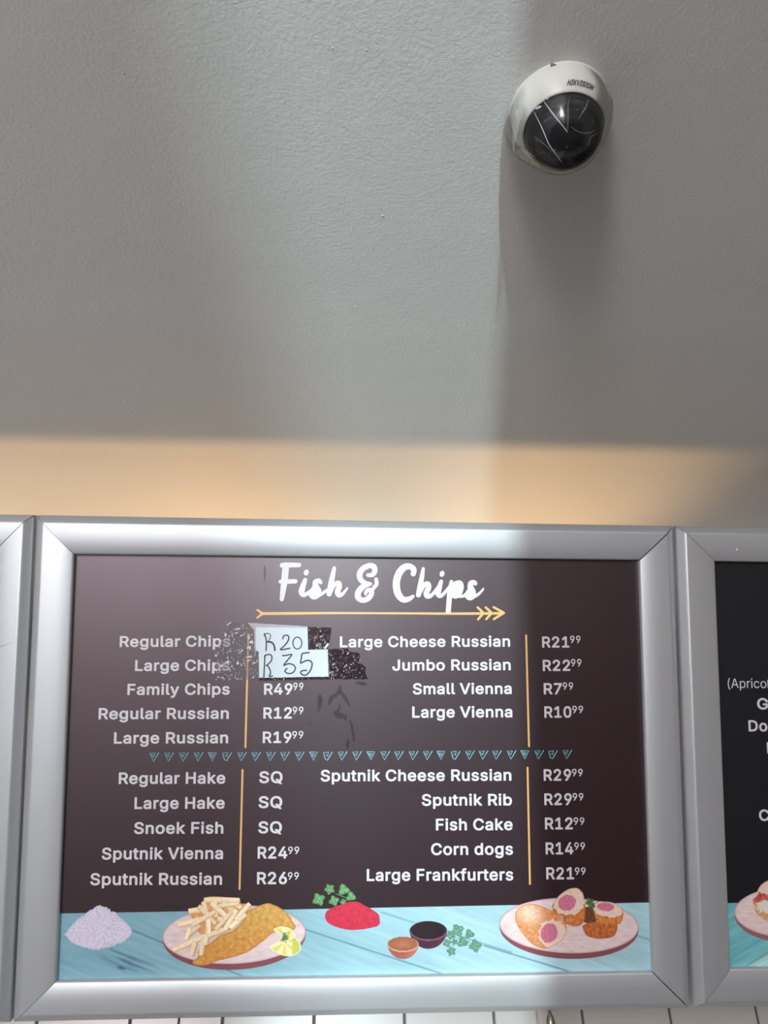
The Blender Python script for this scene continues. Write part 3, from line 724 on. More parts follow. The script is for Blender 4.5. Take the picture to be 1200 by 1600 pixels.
# hanging rods under the main board
M_rod = mat('dull_steel', (132, 122, 112), 0.35, metal=0.8)
for (px, ball) in ((281, False), (859, True)):
    a = P(px, 1570) + B_N * 0.006
    b = a + Vector((0, 0, -0.30))
    rod = link_bm('hanging_rod', tube(a - B0, b - B0, 0.0017, 12), M_rod, main, True)
    if ball:
        c = P(px, 1594.5) + B_N * 0.006
        c = Vector((a.x, a.y, c.z - 0.002))
        bm = lathe([(0.0, 0.0125), (0.0022, 0.012), (0.0026, 0.007), (0.004, 0.005), (0.0056, 0.001), (0.0062, -0.003),
                    (0.0056, -0.007), (0.004, -0.010), (0.002, -0.0115), (0.0, -0.0118)], 24, center=c - B0)
        link_bm('rod_ferrule', bm, M_rod, rod, True)

# bright little screw head on the neighbour's top rail
c = P(1145, 859.5, 0.0118)
bm = bmesh.new()
bmesh.ops.create_uvsphere(bm, u_segments=12, v_segments=8, radius=0.0022, matrix=Matrix.Translation(c - B0R))
link_bm('screw', bm, mat('white_screw', (225, 228, 230), 0.3), right, True)

# ---- print: vertical rules, heading, arrow, border
L1, L2, L3, L4, L5, L6 = (0.0003 * k for k in range(1, 7))


def lettering(name, parts, m, parent, origin, d=L2):
    V, Fc = [], []
    for q in parts:
        text_into(V, Fc, *q)
    return link_mesh(name, [on_board(x, y, d) for x, y in V], Fc, m, parent, origin=origin)


BOLD, THIN, REG = 0.021, 0.013, 0.001
items = [  # text, x0, x1, baseline, slope
    ('Regular Chips', 187, 360, 1011), ('Large Chips', 211, 359, 1048.5), ('Family Chips', 199, 359, 1086),
    ('Regular Russian', 154, 357.5, 1124), ('Large Russian', 178, 356.5, 1162),
    ('Regular Hake', 185.5, 352, 1225), ('Large Hake', 210, 351, 1264), ('Snoek Fish', 209.5, 349, 1303),
    ('Sputnik Vienna', 159, 348.5, 1343), ('Sputnik Russian', 141, 347, 1383),
    ('Large Cheese Russian', 531, 797, 1011.5), ('Jumbo Russian', 613, 798, 1048), ('Small Vienna', 645, 799.5, 1085),
    ('Large Vienna', 644, 800.5, 1121.5),
    ('Sputnik Cheese Russian', 501, 799, 1221), ('Sputnik Rib', 659, 800, 1259), ('Fish Cake', 681, 801, 1297.5),
    ('Corn dogs', 673.5, 801.5, 1336), ('Large Frankfurters', 573, 802, 1376.5)]
for (s, x0, x1, b) in items:
    cap = 17.2 + (b - 1000) * 0.0045
    lettering('dish_name', [(s, x0, x1, b, cap, BOLD, -0.004)], M_white, poster, B0)
prices = [('R49', 412.5, 457, 474, 1085.5), ('R12', 411.5, 456, 474, 1123), ('R19', 410.5, 455.5, 474, 1161),
          ('SQ', 405, 441.5, None, 1223.5), ('SQ', 404, 441, None, 1262.5), ('SQ', 403.5, 440.5, None, 1302),
          ('R24', 402.5, 449, 467.5, 1341.5), ('R26', 401.5, 448.5, 467, 1381.5),
          ('R21', 847, 889.5, 907, 1012), ('R22', 848, 891, 908.5, 1048.5), ('R7', 849.5, 878, 895.5, 1085), ('R10', 850.5, 893, 911, 1121.5),
          ('R29', 849.5, 892.5, 910.5, 1220), ('R29', 850.5, 893.5, 911.5, 1258), ('R12', 851.5, 895, 913, 1296), ('R14', 852.5, 896, 914, 1335),
          ('R21', 853.5, 897, 915, 1374)]
for (s, x0, x1, x2, b) in prices:
    cap = 17.4 + (b - 1000) * 0.0045
    parts = [(s, x0, x1, b, cap, BOLD, -0.004)]
    if x2:
        parts.append(('99', x1 + 1.2, x2, b - 7.2, 11.6, THIN, -0.004))
    lettering('price', parts, M_white, poster, B0)

for (x0, y0, x1, y1) in ((388, 991, 383.5, 1167.5), (379, 1203, 374.3, 1389), (822, 992.5, 826.5, 1166), (824.2, 1199.5, 828, 1381)):
    k = Ink()
    k.stroke([(x0, y0, 3.0), (x1, y1, 3.0)], False)
    k.build('orange_rule', M_gold, poster, B0, L1)


def Z(pts, s, ox, oy):
    return [(ox + p[0] / s, oy + p[1] / s, p[2] / s) for p in pts]


def fz(pts):
    return Z(pts, 6.0, 420, 870)


k = Ink()
k.stroke(fz([(126, 80, 46), (200, 77, 46), (284, 78, 42)]))
k.stroke(fz([(160, 84, 64), (150, 200, 62), (138, 290, 56), (122, 398, 40)]))
k.stroke(fz([(108, 233, 34), (170, 232, 44), (250, 230, 40)]))
k.disc(*fz([(352, 147, 0)])[0][:2], 3.9, 4.9, rot=0.3)
k.stroke(fz([(342, 216, 38), (318, 285, 54), (308, 330, 56), (325, 356, 48), (360, 345, 36), (410, 300, 28), (448, 240, 34)]))
k.stroke(fz([(486, 240, 36), (470, 222, 38), (440, 236, 50), (440, 275, 56), (462, 320, 62), (450, 360, 62), (418, 378, 44), (392, 362, 34)]))
k.stroke(fz([(455, 365, 40), (500, 345, 32), (550, 310, 28)]))
k.stroke(fz([(614, 106, 32), (596, 190, 48), (580, 270, 52), (566, 348, 48)]))
k.stroke(fz([(575, 340, 34), (610, 270, 38), (650, 246, 48), (662, 275, 50), (645, 330, 52), (660, 360, 46), (695, 345, 32), (736, 294, 18)]))
k.stroke(fz([(930, 172, 34), (972, 168, 44), (994, 130, 50), (982, 92, 52), (940, 84, 50), (885, 110, 52), (852, 160, 54), (862, 215, 50),
             (905, 246, 42), (950, 255, 36)]))
k.stroke(fz([(950, 255, 36), (890, 275, 52), (842, 325, 56), (838, 380, 56), (882, 408, 50), (938, 385, 50), (965, 335, 46), (942, 308, 38),
             (912, 325, 34), (908, 348, 30)]))
k.stroke(fz([(955, 330, 40), (985, 290, 34), (1010, 255, 38), (1006, 210, 34)]))
fz2 = lambda p: Z(p, 5.714, 590, 870)
k.stroke(fz2([(318, 152, 46), (322, 112, 50), (285, 86, 52), (235, 96, 60), (190, 150, 64), (167, 235, 64), (180, 325, 64), (225, 380, 56),
              (275, 378, 46), (314, 354, 30)]))
k.stroke(fz2([(407, 106, 28), (395, 180, 42), (378, 270, 48), (364, 340, 46)]))
k.stroke(fz2([(372, 330, 34), (410, 260, 40), (446, 242, 48), (455, 275, 48), (434, 330, 50), (450, 354, 44), (490, 335, 32), (545, 262, 26)]))
k.disc(*fz2([(575, 152, 0)])[0][:2], 3.7, 4.9, rot=0.3)
k.stroke(fz2([(567, 220, 34), (548, 285, 48), (538, 325, 50), (555, 350, 40), (590, 330, 30), (640, 268, 26)]))
k.stroke(fz2([(658, 222, 32), (646, 300, 44), (638, 390, 46), (630, 488, 46)]))
k.stroke(fz2([(655, 280, 30), (690, 240, 40), (735, 235, 46), (746, 275, 44), (728, 330, 44), (695, 355, 38), (665, 345, 34)]))
k.stroke(fz2([(715, 348, 36), (765, 350, 26), (805, 310, 28), (838, 250, 32)]))
k.stroke(fz2([(873, 240, 34), (860, 225, 36), (832, 236, 46), (830, 275, 54), (848, 315, 56), (840, 355, 56), (815, 368, 42), (793, 352, 32)]))
k.stroke(fz2([(845, 360, 34), (890, 340, 28), (920, 315, 22), (943, 286, 18)]))
k.build('heading', M_white, poster, B0, L3)

k = Ink()
az = lambda p: Z(p, 2.4, 320, 860)
k.stroke(az([(212, 237, 11), (350, 236, 10), (500, 235, 8), (750, 236, 8), (940, 237, 9), (1118, 236, 10)]))
k.stroke(az([(197, 223, 7), (216, 236, 9)]))
k.stroke(az([(197, 252, 7), (216, 238, 9)]))
for (a, b) in (((893, 452), (935, 492)), ((965, 452), (1008, 492)), ((1036, 450), (1126, 500)),
               ((897, 558), (940, 508)), ((970, 556), (1012, 508)), ((1038, 556), (1126, 500))):
    k.stroke(fz2([(a[0], a[1], 20), (b[0], b[1], 22)]))
k.build('heading_arrow', M_gold, poster, B0, L2)

k = Ink()
xs = [240, 263, 286, 309, 332, 354, 377, 399, 422, 444, 467, 490, 511.5, 534, 556.5, 579.5, 600.6, 622, 644.7, 667, 689, 711, 733, 754,
      775, 798, 820, 841, 863, 885]
TRI = [[(-6.5, -7), (3, -7), (-0.5, -1), (-2.6, -4)], [(-6.5, -7), (6, -7), (0.3, 1), (-2.6, -4.2)], [(-6.5, -6), (1.5, -7), (1, -2), (-2, -2)]]
for n, x in enumerate(xs):
    y = 1183 - (x - 240) * 4 / 645
    style = {4: 1, 11: 1, 15: 1, 20: 1, 26: 1, 5: 2, 12: 2, 21: 2, 28: 2}.get(n, 0)
    w = 1.5
    if style == 1:
        k.stroke([(x - 6, y - 6.3, w), (x + 6, y - 6.3, w), (x, y + 6.5, w), (x - 6, y - 6.3, w)], False)
        k.stroke([(x - 2.6, y - 3.2, w), (x + 2.4, y - 3.2, w), (x, y + 1.6, w), (x - 2.6, y - 3.2, w)], False)
    elif style == 2:
        k.stroke([(x + 7.5, y - 6, w), (x, y + 6.5, w), (x - 3.2, y + 4.5, w), (x - 6, y - 5.3, w), (x + 1.8, y - 6.3, w), (x + 0.2, y + 0.2, w),
                  (x - 1.8, y - 2, w)], False)
    else:
        k.stroke([(x + 8, y - 6.6, w), (x, y + 6.5, w), (x - 5.4, y - 6.3, w), (x + 2.6, y - 6.3, w), (x - 0.2, y - 0.2, w), (x - 2.2, y - 3.4, w)], False)
k.build('triangle_border', M_teal, poster, B0, L2)

# sticky residue below the notes
for pts in ([(531, 1072, 4), (530, 1080, 7), (525, 1086, 6), (518, 1090, 6), (515, 1098, 5), (513, 1101, 2)],
            [(533, 1082, 5), (539, 1090, 6), (543, 1097, 4), (546, 1102, 2)],
            [(531, 1100, 2), (529, 1110, 4), (524, 1114, 6), (530, 1118, 9), (538, 1119, 7), (540, 1124, 4)],
            [(547, 1126, 3), (549, 1132, 4), (551, 1142, 4), (553, 1154, 4), (552, 1158, 2)],
            [(544, 1156, 3), (543, 1163, 5), (543, 1168, 3)],
            [(500, 1086, 3), (500, 1094, 9), (499, 1104, 5), (497, 1112, 2)],
            [(557, 1066, 3), (565, 1068, 6), (572, 1069, 3)],
            [(486, 1128, 2), (483, 1132, 2)],
            [(413, 885, 3), (414, 896, 3), (413, 908, 2)]):
    k = Ink()
    k.stroke(pts)
    k.build('sticky_smudge', M_smudge, poster, B0, L1 * 0.5)


# ------------------------------------------------------------------ printed food pictures: filled outlines with printed colour
def fbm(x, y, s, seed=0.0, oct_=3):
    return noise.fractal(Vector((x / s, y / s, seed)), 1.0, 2.0, oct_, noise_basis='PERLIN_ORIGINAL')


def mixc(a, b, t):
    t = max(0.0, min(1.0, t))
    return tuple(p + (q - p) * t for p, q in zip(a, b))


def inside_clip(pts, bounds):
    return pts


def picture(name, outline, paint, parent, origin, d, step=1.6):
    """fill an outline (px) with a fine mesh; paint(x, y, edge) -> sRGB; edge = px to the outline"""
    n = len(outline)
    lo = (min(p[0] for p in outline), min(p[1] for p in outline))
    hi = (max(p[0] for p in outline), max(p[1] for p in outline))

    def inside(x, y):
        c = False
        j = n - 1
        for i in range(n):
            xi, yi = outline[i]
            xj, yj = outline[j]
            if (yi > y) != (yj > y) and x < (xj - xi) * (y - yi) / (yj - yi) + xi:
                c = not c
            j = i
        return c

    def edge(x, y):
        best = 1e9
        for i in range(n):
            ax, ay = outline[i - 1]
            cx, cy = outline[i]
            dx, dy = cx - ax, cy - ay
            t = max(0, min(1, ((x - ax) * dx + (y - ay) * dy) / ((dx * dx + dy * dy) or 1)))
            best = min(best, (x - ax - t * dx) ** 2 + (y - ay - t * dy) ** 2)
        return math.sqrt(best)

    pts = [Vector(p) for p in outline]
    y = lo[1] + step / 2
    r = 0
    while y < hi[1]:
        x = lo[0] + (step / 2 if r % 2 else step)
        while x < hi[0]:
            if inside(x, y) and edge(x, y) > step * 0.45:
                pts.append(Vector((x, y)))
            x += step
        y += step * 0.87
        r += 1
    vs, _, fs, *_ = delaunay_2d_cdt(pts, [], [list(range(n))], 1, 1e-5)
    cols = [lin([max(0, min(255, c)) for c in paint(p[0], p[1], edge(p[0], p[1]))]) for p in vs]
    return link_mesh(name, [on_board(p[0], p[1], d) for p in vs], [tuple(f) for f in fs], M_print, parent, origin=origin, colors=cols)


def zz(pts, s, ox, oy):
    return [(ox + a / s, oy + b / s) for a, b in pts]


def smooth(pts, step=2.0):
    q = spline(list(pts) + [pts[0]], step)
    return [p[:2] for p in q[:-1]]


def rough_edge(pts, amp, s, seed):
    cx = sum(p[0] for p in pts) / len(pts)
    cy = sum(p[1] for p in pts) / len(pts)
    out = []
    for (x, y) in pts:
        k = amp * noise.noise(Vector((x / s, y / s, seed)))
        L = math.hypot(x - cx, y - cy) or 1
        out.append((x + (x - cx) / L * k, y + (y - cy) / L * k))
    return out


def ell(cx, cy, rx, ry, rot=0, n=48, a0=0, a1=2 * math.pi):
    c, s = math.cos(rot), math.sin(rot)
    return [(cx + rx * math.cos(a) * c - ry * math.sin(a) * s, cy + rx * math.cos(a) * s + ry * math.sin(a) * c)
            for a in (a0 + (a1 - a0) * k / n for k in range(n))]


def in_ell(x, y, cx, cy, rx, ry, rot=0):
    c, s = math.cos(rot), math.sin(rot)
    dx, dy = x - cx, y - cy
    return math.sqrt(((dx * c + dy * s) / rx) ** 2 + ((-dx * s + dy * c) / ry) ** 2)


SEAMS = [((206, 1453), (400, 1534)), ((467, 1449), (720, 1531)), ((755, 1477), (940, 1533)), ((595, 1425), (800, 1488)), ((880, 1424), (1020, 1470))]


def seam_d(x, y, seams):
    best = 1e9
    for (a, b) in seams:
        dx, dy = b[0] - a[0], b[1] - a[1]
        t = ((x - a[0]) * dx + (y - a[1]) * dy) / (dx * dx + dy * dy)
        if 0 <= t <= 1:
            best = min(best, abs((x - a[0]) * dy - (y - a[1]) * dx) / math.hypot(dx, dy))
    return best


def paint_table(x, y, e):
    u, w = x + y * -0.2, y - x * 0.38            # along and across the planks
    g = fbm(u * 0.12, w * 1.2, 7.0, 3.1, 4)
    base = mixc((126, 170, 184), (166, 204, 213), (x - 150) / 600)
    c = tuple(v + g * 9 for v in base)
    p = math.floor(w / 46)
    c = tuple(v + 7 * noise.noise(Vector((p * 3.7, 0.5, 1.0))) for v in c)
    streak = fbm(u * 0.10, w * 0.9, 6.0, 9.0, 3)
    dark = max(0.0, 1 - in_ell(x, y, 200, 1500, 62, 22, 0.38)) * max(0, streak + 0.25) * 1.1
    dark = max(dark, 1.2 * max(0, 1.0 - in_ell(x, y, 190, 1512, 10, 3.5, 0.2)))
    c = mixc(c, (52, 84, 104), dark)
    sd = seam_d(x, y, SEAMS[:3])
    if sd < 1.6:
        c = mixc((72, 112, 130), c, sd / 1.6)
    sd = seam_d(x, y, SEAMS[3:])
    if sd < 2.0:
        c = mixc((112, 160, 176), c, sd / 2.0)
    return c


picture('table_picture', [(88, 1427.3), (400, 1422), (700, 1416), (1018, 1410), (1019, 1450), (1020, 1519), (700, 1526), (400, 1530), (84, 1535), (86, 1480)],
        paint_table, poster, B0, L1, 1.9)


def paint_plate(cx, cy, rx, ry, rot, seed):
    def f(x, y, e):
        if in_ell(x, y, cx, cy, rx, ry, rot) > 1.0:
            return (132, 74, 82)
        g = fbm((x + y * 0.3) * 0.25, (y - x * 0.1) * 1.0, 4.0, seed, 3)
        c = (226 + g * 12, 204 + g * 16, 203 + g * 14)
        return mixc((196, 165, 168), c, e / 3)
    return f


def plate(cx, cy, rx, ry, rot, th, seed, parent, origin):
    top = ell(cx, cy, rx, ry, rot, 72)
    pts = []
    for k in range(37):
        a = math.pi + math.pi * k / 36
        pts.append((a, 0))
    out = []
    for k in range(36):
        a = math.pi + math.pi * k / 36
        out.append((cx + rx * math.cos(a) * math.cos(rot) - ry * math.sin(a) * math.sin(rot), cy + rx * math.cos(a) * math.sin(rot) + ry * math.sin(a) * math.cos(rot)))
    for k in range(37):
        a = math.pi * k / 36
        out.append((cx + rx * math.cos(a) * math.cos(rot) - ry * math.sin(a) * math.sin(rot),
                    cy + rx * math.cos(a) * math.sin(rot) + ry * math.sin(a) * math.cos(rot) + th * (math.sin(a) ** 0.5)))
    picture('plate_rim_picture', out, lambda x, y, e: (134 + 12 * fbm(x, y, 9, 2), 78, 86), parent, origin, L2, 3.0)
    return picture('plate_picture', ell(cx, cy, rx - .3, ry - .3, rot, 90), paint_plate(cx, cy, rx + 2, ry + 2, rot, seed), parent, origin, L2 + 0.0001, 2.0)


# salt heap
o_ = smooth(zz([(48, 188), (75, 155), (110, 125), (140, 104), (168, 97), (200, 112), (245, 145), (272, 178), (255, 208), (205, 232), (145, 243), (98, 232), (62, 214)],
               2.143, 80, 1370))
picture('salt_heap_picture', rough_edge(o_, 3.0, 2.3, 4.4),
        lambda x, y, e: mixc((186, 184, 200), tuple(v + 26 * fbm(x, y, 3.0, 2.0) - 16 * max(0, fbm(x, y, 14.0, 8.0)) * (1 if x > 150 else .4)
                                                    for v in (212, 204, 222)), 0.3 + e / 4), poster, B0, L2)

plate(366, 1460, 112, 46, -0.045, 9, 1.0, poster, B0)
fzc = lambda p: zz(p, 4.615, 240, 1370)
fish = smooth(fzc([(280, 605), (318, 575), (330, 520), (400, 480), (480, 420), (580, 380), (640, 320), (665, 255), (740, 215), (820, 190), (890, 210),
                   (950, 250), (1000, 310), (1022, 370), (940, 400), (860, 405), (780, 470), (680, 540), (560, 580), (440, 610), (380, 635), (292, 632)]))
picture('battered_fish_picture', rough_edge(fish, 1.2, 5, 1.0),
        lambda x, y, e: mixc((190, 126, 62), tuple(v + 22 * fbm(x, y, 6, 5.0) + 14 * fbm(x, y, 1.7, 2.0) for v in
                             mixc((210, 148, 72), (214, 168, 92), (1480 - y) / 60)), 0.25 + e / 5), poster, B0, L3)
lemon = smooth(fzc([(866, 372), (930, 355), (1000, 380), (1030, 440), (1062, 488), (1052, 540), (985, 570), (900, 555), (842, 512), (852, 486), (906, 456), (925, 410), (880, 396)]))


def paint_lemon(x, y, e):
    cx, cy = 240 + 945 / 4.615, 1370 + 470 / 4.615
    a = math.atan2(y - cy, x - cx)
    c = mixc((226, 214, 120), (244, 236, 186), 0.5 + 0.5 * math.sin(a * 7))
    if x - 240 > 1000 / 4.615 and y - 1370 > 440 / 4.615:
        c = (196, 202, 96)
    if in_ell(x, y, 240 + 938 / 4.615, 1370 + 432 / 4.615, 8, 7.5) < 0.9 + 0.9 * fbm(x, y, 2.2, 3):
        c = (88, 128, 72)
    return mixc((238, 230, 196), c, (e - 0.8) / 1.5)


picture('lemon_slice_picture', lemon, paint_lemon, poster, B0, L4, 1.2)
FR = [(375, 165, 612, 168, 44), (362, 185, 382, 290, 42), (262, 245, 372, 232, 44), (330, 215, 440, 330, 40), (185, 345, 402, 292, 44),
      (440, 170, 448, 280, 40), (500, 180, 590, 260, 40), (420, 190, 520, 280, 42), (240, 425, 330, 350, 40), (150, 522, 370, 425, 42),
      (275, 560, 300, 470, 44), (345, 555, 362, 440, 40), (375, 480, 395, 380, 40), (240, 440, 262, 372, 36), (395, 420, 530, 370, 42),
      (470, 300, 580, 330, 44), (520, 370, 598, 240, 42), (560, 360, 655, 272, 40), (600, 300, 690, 195, 38), (620, 305, 662, 270, 38),
      (390, 260, 400, 400, 40), (455, 370, 560, 255, 38), (600, 195, 625, 215, 36), (290, 340, 440, 250, 38), (480, 205, 610, 190, 36)]
fr_outline = smooth(fzc([(345, 200), (372, 150), (430, 140), (540, 146), (618, 152), (630, 190), (690, 195), (660, 270), (640, 310), (570, 375), (480, 400), (400, 440), (330, 400),
                         (300, 330), (270, 260)]))
picture('chips_pile_picture', fr_outline, lambda x, y, e: tuple(v + 26 * fbm(x, y, 5, 7.0) for v in (222, 162, 104)), poster, B0, L4)
for n, (a, b, c, d, w) in enumerate(FR):
    (x0, y0), (x1, y1) = fzc([(a, b), (c, d)])
    w /= 4.615
    L = math.hypot(x1 - x0, y1 - y0)
    ux, uy = (x1 - x0) / L, (y1 - y0) / L
    nx_, ny_ = -uy, ux
    q = [(x0 + nx_ * w * .45 - ux * 1.5, y0 + ny_ * w * .45 - uy * 1.5), (x0 - nx_ * w * .42 - ux * 2.5, y0 - ny_ * w * .42 - uy * 2.5),
         ((x0 + x1) / 2 - nx_ * w * .5, (y0 + y1) / 2 - ny_ * w * .5),
         (x1 - nx_ * w * .42 + ux * 2, y1 - ny_ * w * .42 + uy * 2), (x1 + nx_ * w * .4 + ux * 2, y1 + ny_ * w * .4 + uy * 2), ((x0 + x1) / 2 + nx_ * w * .5, (y0 + y1) / 2 + ny_ * w * .5)]
    tone = random.uniform(-14, 10)

    def pf(x, y, e, x0=x0, y0=y0, nx_=nx_, ny_=ny_, w=w, tone=tone, n=n):
        s = ((x - x0) * nx_ + (y - y0) * ny_) / w * (1 if ny_ > 0 else -1)
        c = mixc((252, 232, 198), (234, 188, 134), (s - 0.08) * 3)
        return tuple(v + tone + 12 * fbm(x, y, 4, n) for v in mixc((222, 172, 118), c, 0.35 + e / 1.2))
    picture('chip_picture', q, pf, poster, B0, L4 + 0.00006 * (n + 1), 1.3)

# red spice and herbs
pz = lambda p: zz(p, 8.0, 470, 1370)


def leaf_outline(cx, cy, r, seed, lobes=5):
    out = []
    for k in range(60):
        a = 2 * math.pi * k / 60
        rr = r * (0.80 + 0.16 * math.cos(lobes * a + seed) + 0.09 * math.cos(13 * a + seed * 2))
        out.append((cx + rr * math.cos(a), cy + rr * math.sin(a)))
    return out


def herb(leaves, stems, base, d, stem_c=(96, 128, 86)):
    k = 0
    for (x0, y0, x1, y1) in stems:
        w = 0.7
        L = math.hypot(x1 - x0, y1 - y0)
        nx_, ny_ = -(y1 - y0) / L * w, (x1 - x0) / L * w
        picture('herb_stem_picture', [(x0 + nx_, y0 + ny_), (x1 + nx_, y1 + ny_), (x1 - nx_, y1 - ny_), (x0 - nx_, y0 - ny_)], lambda x, y, e: stem_c, poster, B0, d, 2)
    for (cx, cy, r) in leaves:
        k += 1
        picture('herb_leaf_picture', leaf_outline(cx, cy, r, k * 1.9, 3 + k % 3),
                lambda x, y, e, k=k: mixc(tuple(v * 0.8 for v in base), tuple(v + 42 * fbm(x, y, 3.0, k) for v in base), 0.2 + e / 2.5), poster, B0, d + 0.00004 * k, 1.2)


herb([(498, 1405, 11), (515, 1389, 9), (537, 1390, 10), (522, 1407, 9), (536.5, 1409, 6), (548.5, 1400.5, 8.5)],
     [(524, 1396, 545, 1404), (528, 1408, 520, 1412)], (104, 156, 104), L3)
spice = smooth(pz([(300, 500), (312, 440), (380, 388), (500, 345), (600, 312), (700, 308), (780, 345), (880, 400), (970, 465), (986, 530), (975, 600), (850, 640), (680, 660),
                   (540, 650), (400, 605), (330, 560)]))
picture('red_spice_heap_picture', rough_edge(spice, 0.8, 2, 3), lambda x, y, e: mixc((188, 62, 84), tuple(v + 20 * fbm(x, y, 2.0, 1.0) + 10 * fbm(x, y, 8.0, 6.0)
        for v in (198, 48, 72)), e / 2), poster, B0, L4)

# two sauce bowls
bz_ = lambda p: zz(p, 6.0, 590, 1360)


def bowl(cx, cy, rx, ry, depth, sauce, body, rim):
    out = []
    for k in range(31):
        a = math.pi + math.pi * k / 30
        out.append((cx + rx * math.cos(a), cy + ry * math.sin(a)))
    for k in range(1, 30):
        a = math.pi * k / 30
        out.append((cx + rx * math.cos(a) * (1 - 0.12 * math.sin(a)), cy + (ry + depth) * math.sin(a) ** 0.9))

    def f(x, y, e):
        q = in_ell(x, y, cx, cy, rx, ry)
        s = in_ell(x, y, cx, cy - 0.6, rx * 0.93, ry * 0.88)
        if s < 1:
            return tuple(v + 9 * fbm(x, y, 5, 2) for v in mixc(sauce, tuple(v * 0.8 for v in sauce), s))
        if q < 1.0:
            return mixc(rim, sauce, 0.25 if y > cy else 0.65)
        return tuple(v + 14 * fbm(x, y, 3, 4) for v in mixc(body, tuple(v * 1.25 for v in body), (x - cx) / rx))
    return picture('sauce_bowl_picture', out, f, poster, B0, L3, 1.2)


(cx, cy), = bz_([(475, 565)])
bowl(cx, cy, 29.5, 15.5, 12.5, (48, 30, 40), (74, 40, 60), (150, 104, 122))
(cx, cy), = bz_([(238, 690)])
b2 = bowl(cx, cy, 24.5, 12.0, 11.0, (184, 116, 84), (160, 92, 80), (222, 176, 148))
for v_ in b2.data.vertices:
    v_.co -= B_N * 0.0002
herb([(590 + x / 6, 1360 + y / 6, r / 6) for (x, y, r) in ((750, 560, 66), (685, 605, 48), (860, 595, 50), (650, 680, 44), (720, 668, 34), (795, 670, 56), (915, 705, 66), (690, 755, 48))],
     [(590 + a / 6, 1360 + b / 6, 590 + c / 6, 1360 + d / 6) for (a, b, c, d) in ((700, 620, 860, 665), (720, 670, 690, 740), (860, 600, 790, 660), (830, 660, 910, 700))],
     (104, 152, 128), L2, (120, 160, 140))

# sausage rolls on a plate
plate(889, 1446, 109, 43.5, 0.03, 8.5, 5.0, poster, B0)
rz = lambda p: zz(p, 4.286, 760, 1370)


def roll(outline, dough, sausage, face, crust, d, pale=None):
    (sx, sy), = rz([sausage[:2]])
    srx, sry, srot = sausage[2] / 4.286, sausage[3] / 4.286, sausage[4]
    (fx, fy), = rz([face[:2]])
    frx, fry, frot = face[2] / 4.286, face[3] / 4.286, face[4]

    def f(x, y, e):
        n_ = fbm(x, y, 5, 3.0)
        if in_ell(x, y, sx, sy, srx, sry, srot) < 1 + 0.1 * n_:
            return tuple(v + 26 * fbm(x, y, 2.5, 8) for v in (208, 118, 142))
        if in_ell(x, y, fx, fy, frx, fry, frot) < 1 + 0.12 * n_:
            return tuple(v + 12 * n_ for v in mixc((206, 168, 140), dough, e / 2.5))
        c = tuple(v + 34 * n_ for v in crust)
        if pale:
            (ax, ay), = rz([pale[:2]])
            c = mixc((240, 208, 186), c, in_ell(x, y, ax, ay, pale[2] / 4.286, pale[3] / 4.286, 0.4) - 0.3 + n_ * 0.6)
        return mixc(tuple(v * 0.8 for v in crust), c, 0.3 + e / 3)
    picture('sausage_roll_picture', smooth(rz(outline)), f, poster, B0, d, 1.0)


roll([(640, 330), (700, 300), (860, 305), (868, 370), (830, 405), (740, 412), (670, 390)], (200, 110, 60), (0, 0, 1, 1, 0), (0, 0, 1, 1, 0), (188, 104, 54), L3)
picture('roll_crumb_picture', smooth(rz([(650, 200), (715, 210), (740, 290), (650, 300)])), lambda x, y, e: tuple(v + 24 * fbm(x, y, 4, 2) for v in (112, 66, 46)), poster, B0, L3 + .00003)
roll([(715, 180), (760, 163), (840, 170), (900, 200), (915, 250), (890, 312), (800, 318), (740, 292), (716, 230)], (232, 206, 190), (798, 200, 58, 28, 0.1), (812, 215, 100, 52, 0.15),
     (212, 130, 62), L3 + .00006)
roll([(440, 190), (480, 130), (540, 85), (590, 72), (635, 90), (655, 150), (660, 230), (650, 300), (600, 330), (530, 310), (505, 262), (450, 240)], (232, 204, 184),
     (538, 172, 62, 52, -0.35), (555, 165, 108, 88, -0.4), (206, 124, 66), L3 + .0001)
roll([(195, 230), (230, 195), (300, 178), (380, 200), (460, 240), (520, 290), (537, 350), (510, 420), (440, 465), (380, 478), (310, 450), (260, 400), (215, 340), (193, 280)],
     (236, 208, 192), (418, 375, 56, 66, 0.35), (440, 380, 92, 96, 0.3), (224, 150, 98), L3 + .00014, (290, 245, 90, 70))
herb([(760 + 690 / 4.286, 1370 + 165 / 4.286, 7.5), (760 + 705 / 4.286, 1370 + 190 / 4.286, 6)], [], (78, 118, 62), L4)

# ---- right board: as much of its print as can be seen
lettering('dish_note', [('(Aprico', 1137, 1197.3, 1074.8, 14.6, REG, 0.004)], M_white, poster_r, B0R)
lettering('dish_name', [('G', 1183, 1200.5, 1108.5, 17.8, BOLD)], M_white, poster_r, B0R)
lettering('dish_name', [('Do', 1169.5, 1199, 1142.8, 17.6, BOLD)], M_white, poster_r, B0R)
k = Ink()
k.stroke([(1199.3, 1161, 3.6), (1200, 1176, 3.6)], False)
k.build('dish_name', M_white, poster_r, B0R, L2)
lettering('dish_name', [('C', 1186, 1202, 1282.5, 17.8, BOLD)], M_white, poster_r, B0R)
k = Ink()
k.stroke([(1199.2, 1063, 1.6), (1199.6, 1074, 1.6)], False)
k.build('dish_note', M_white, poster_r, B0R, L2)


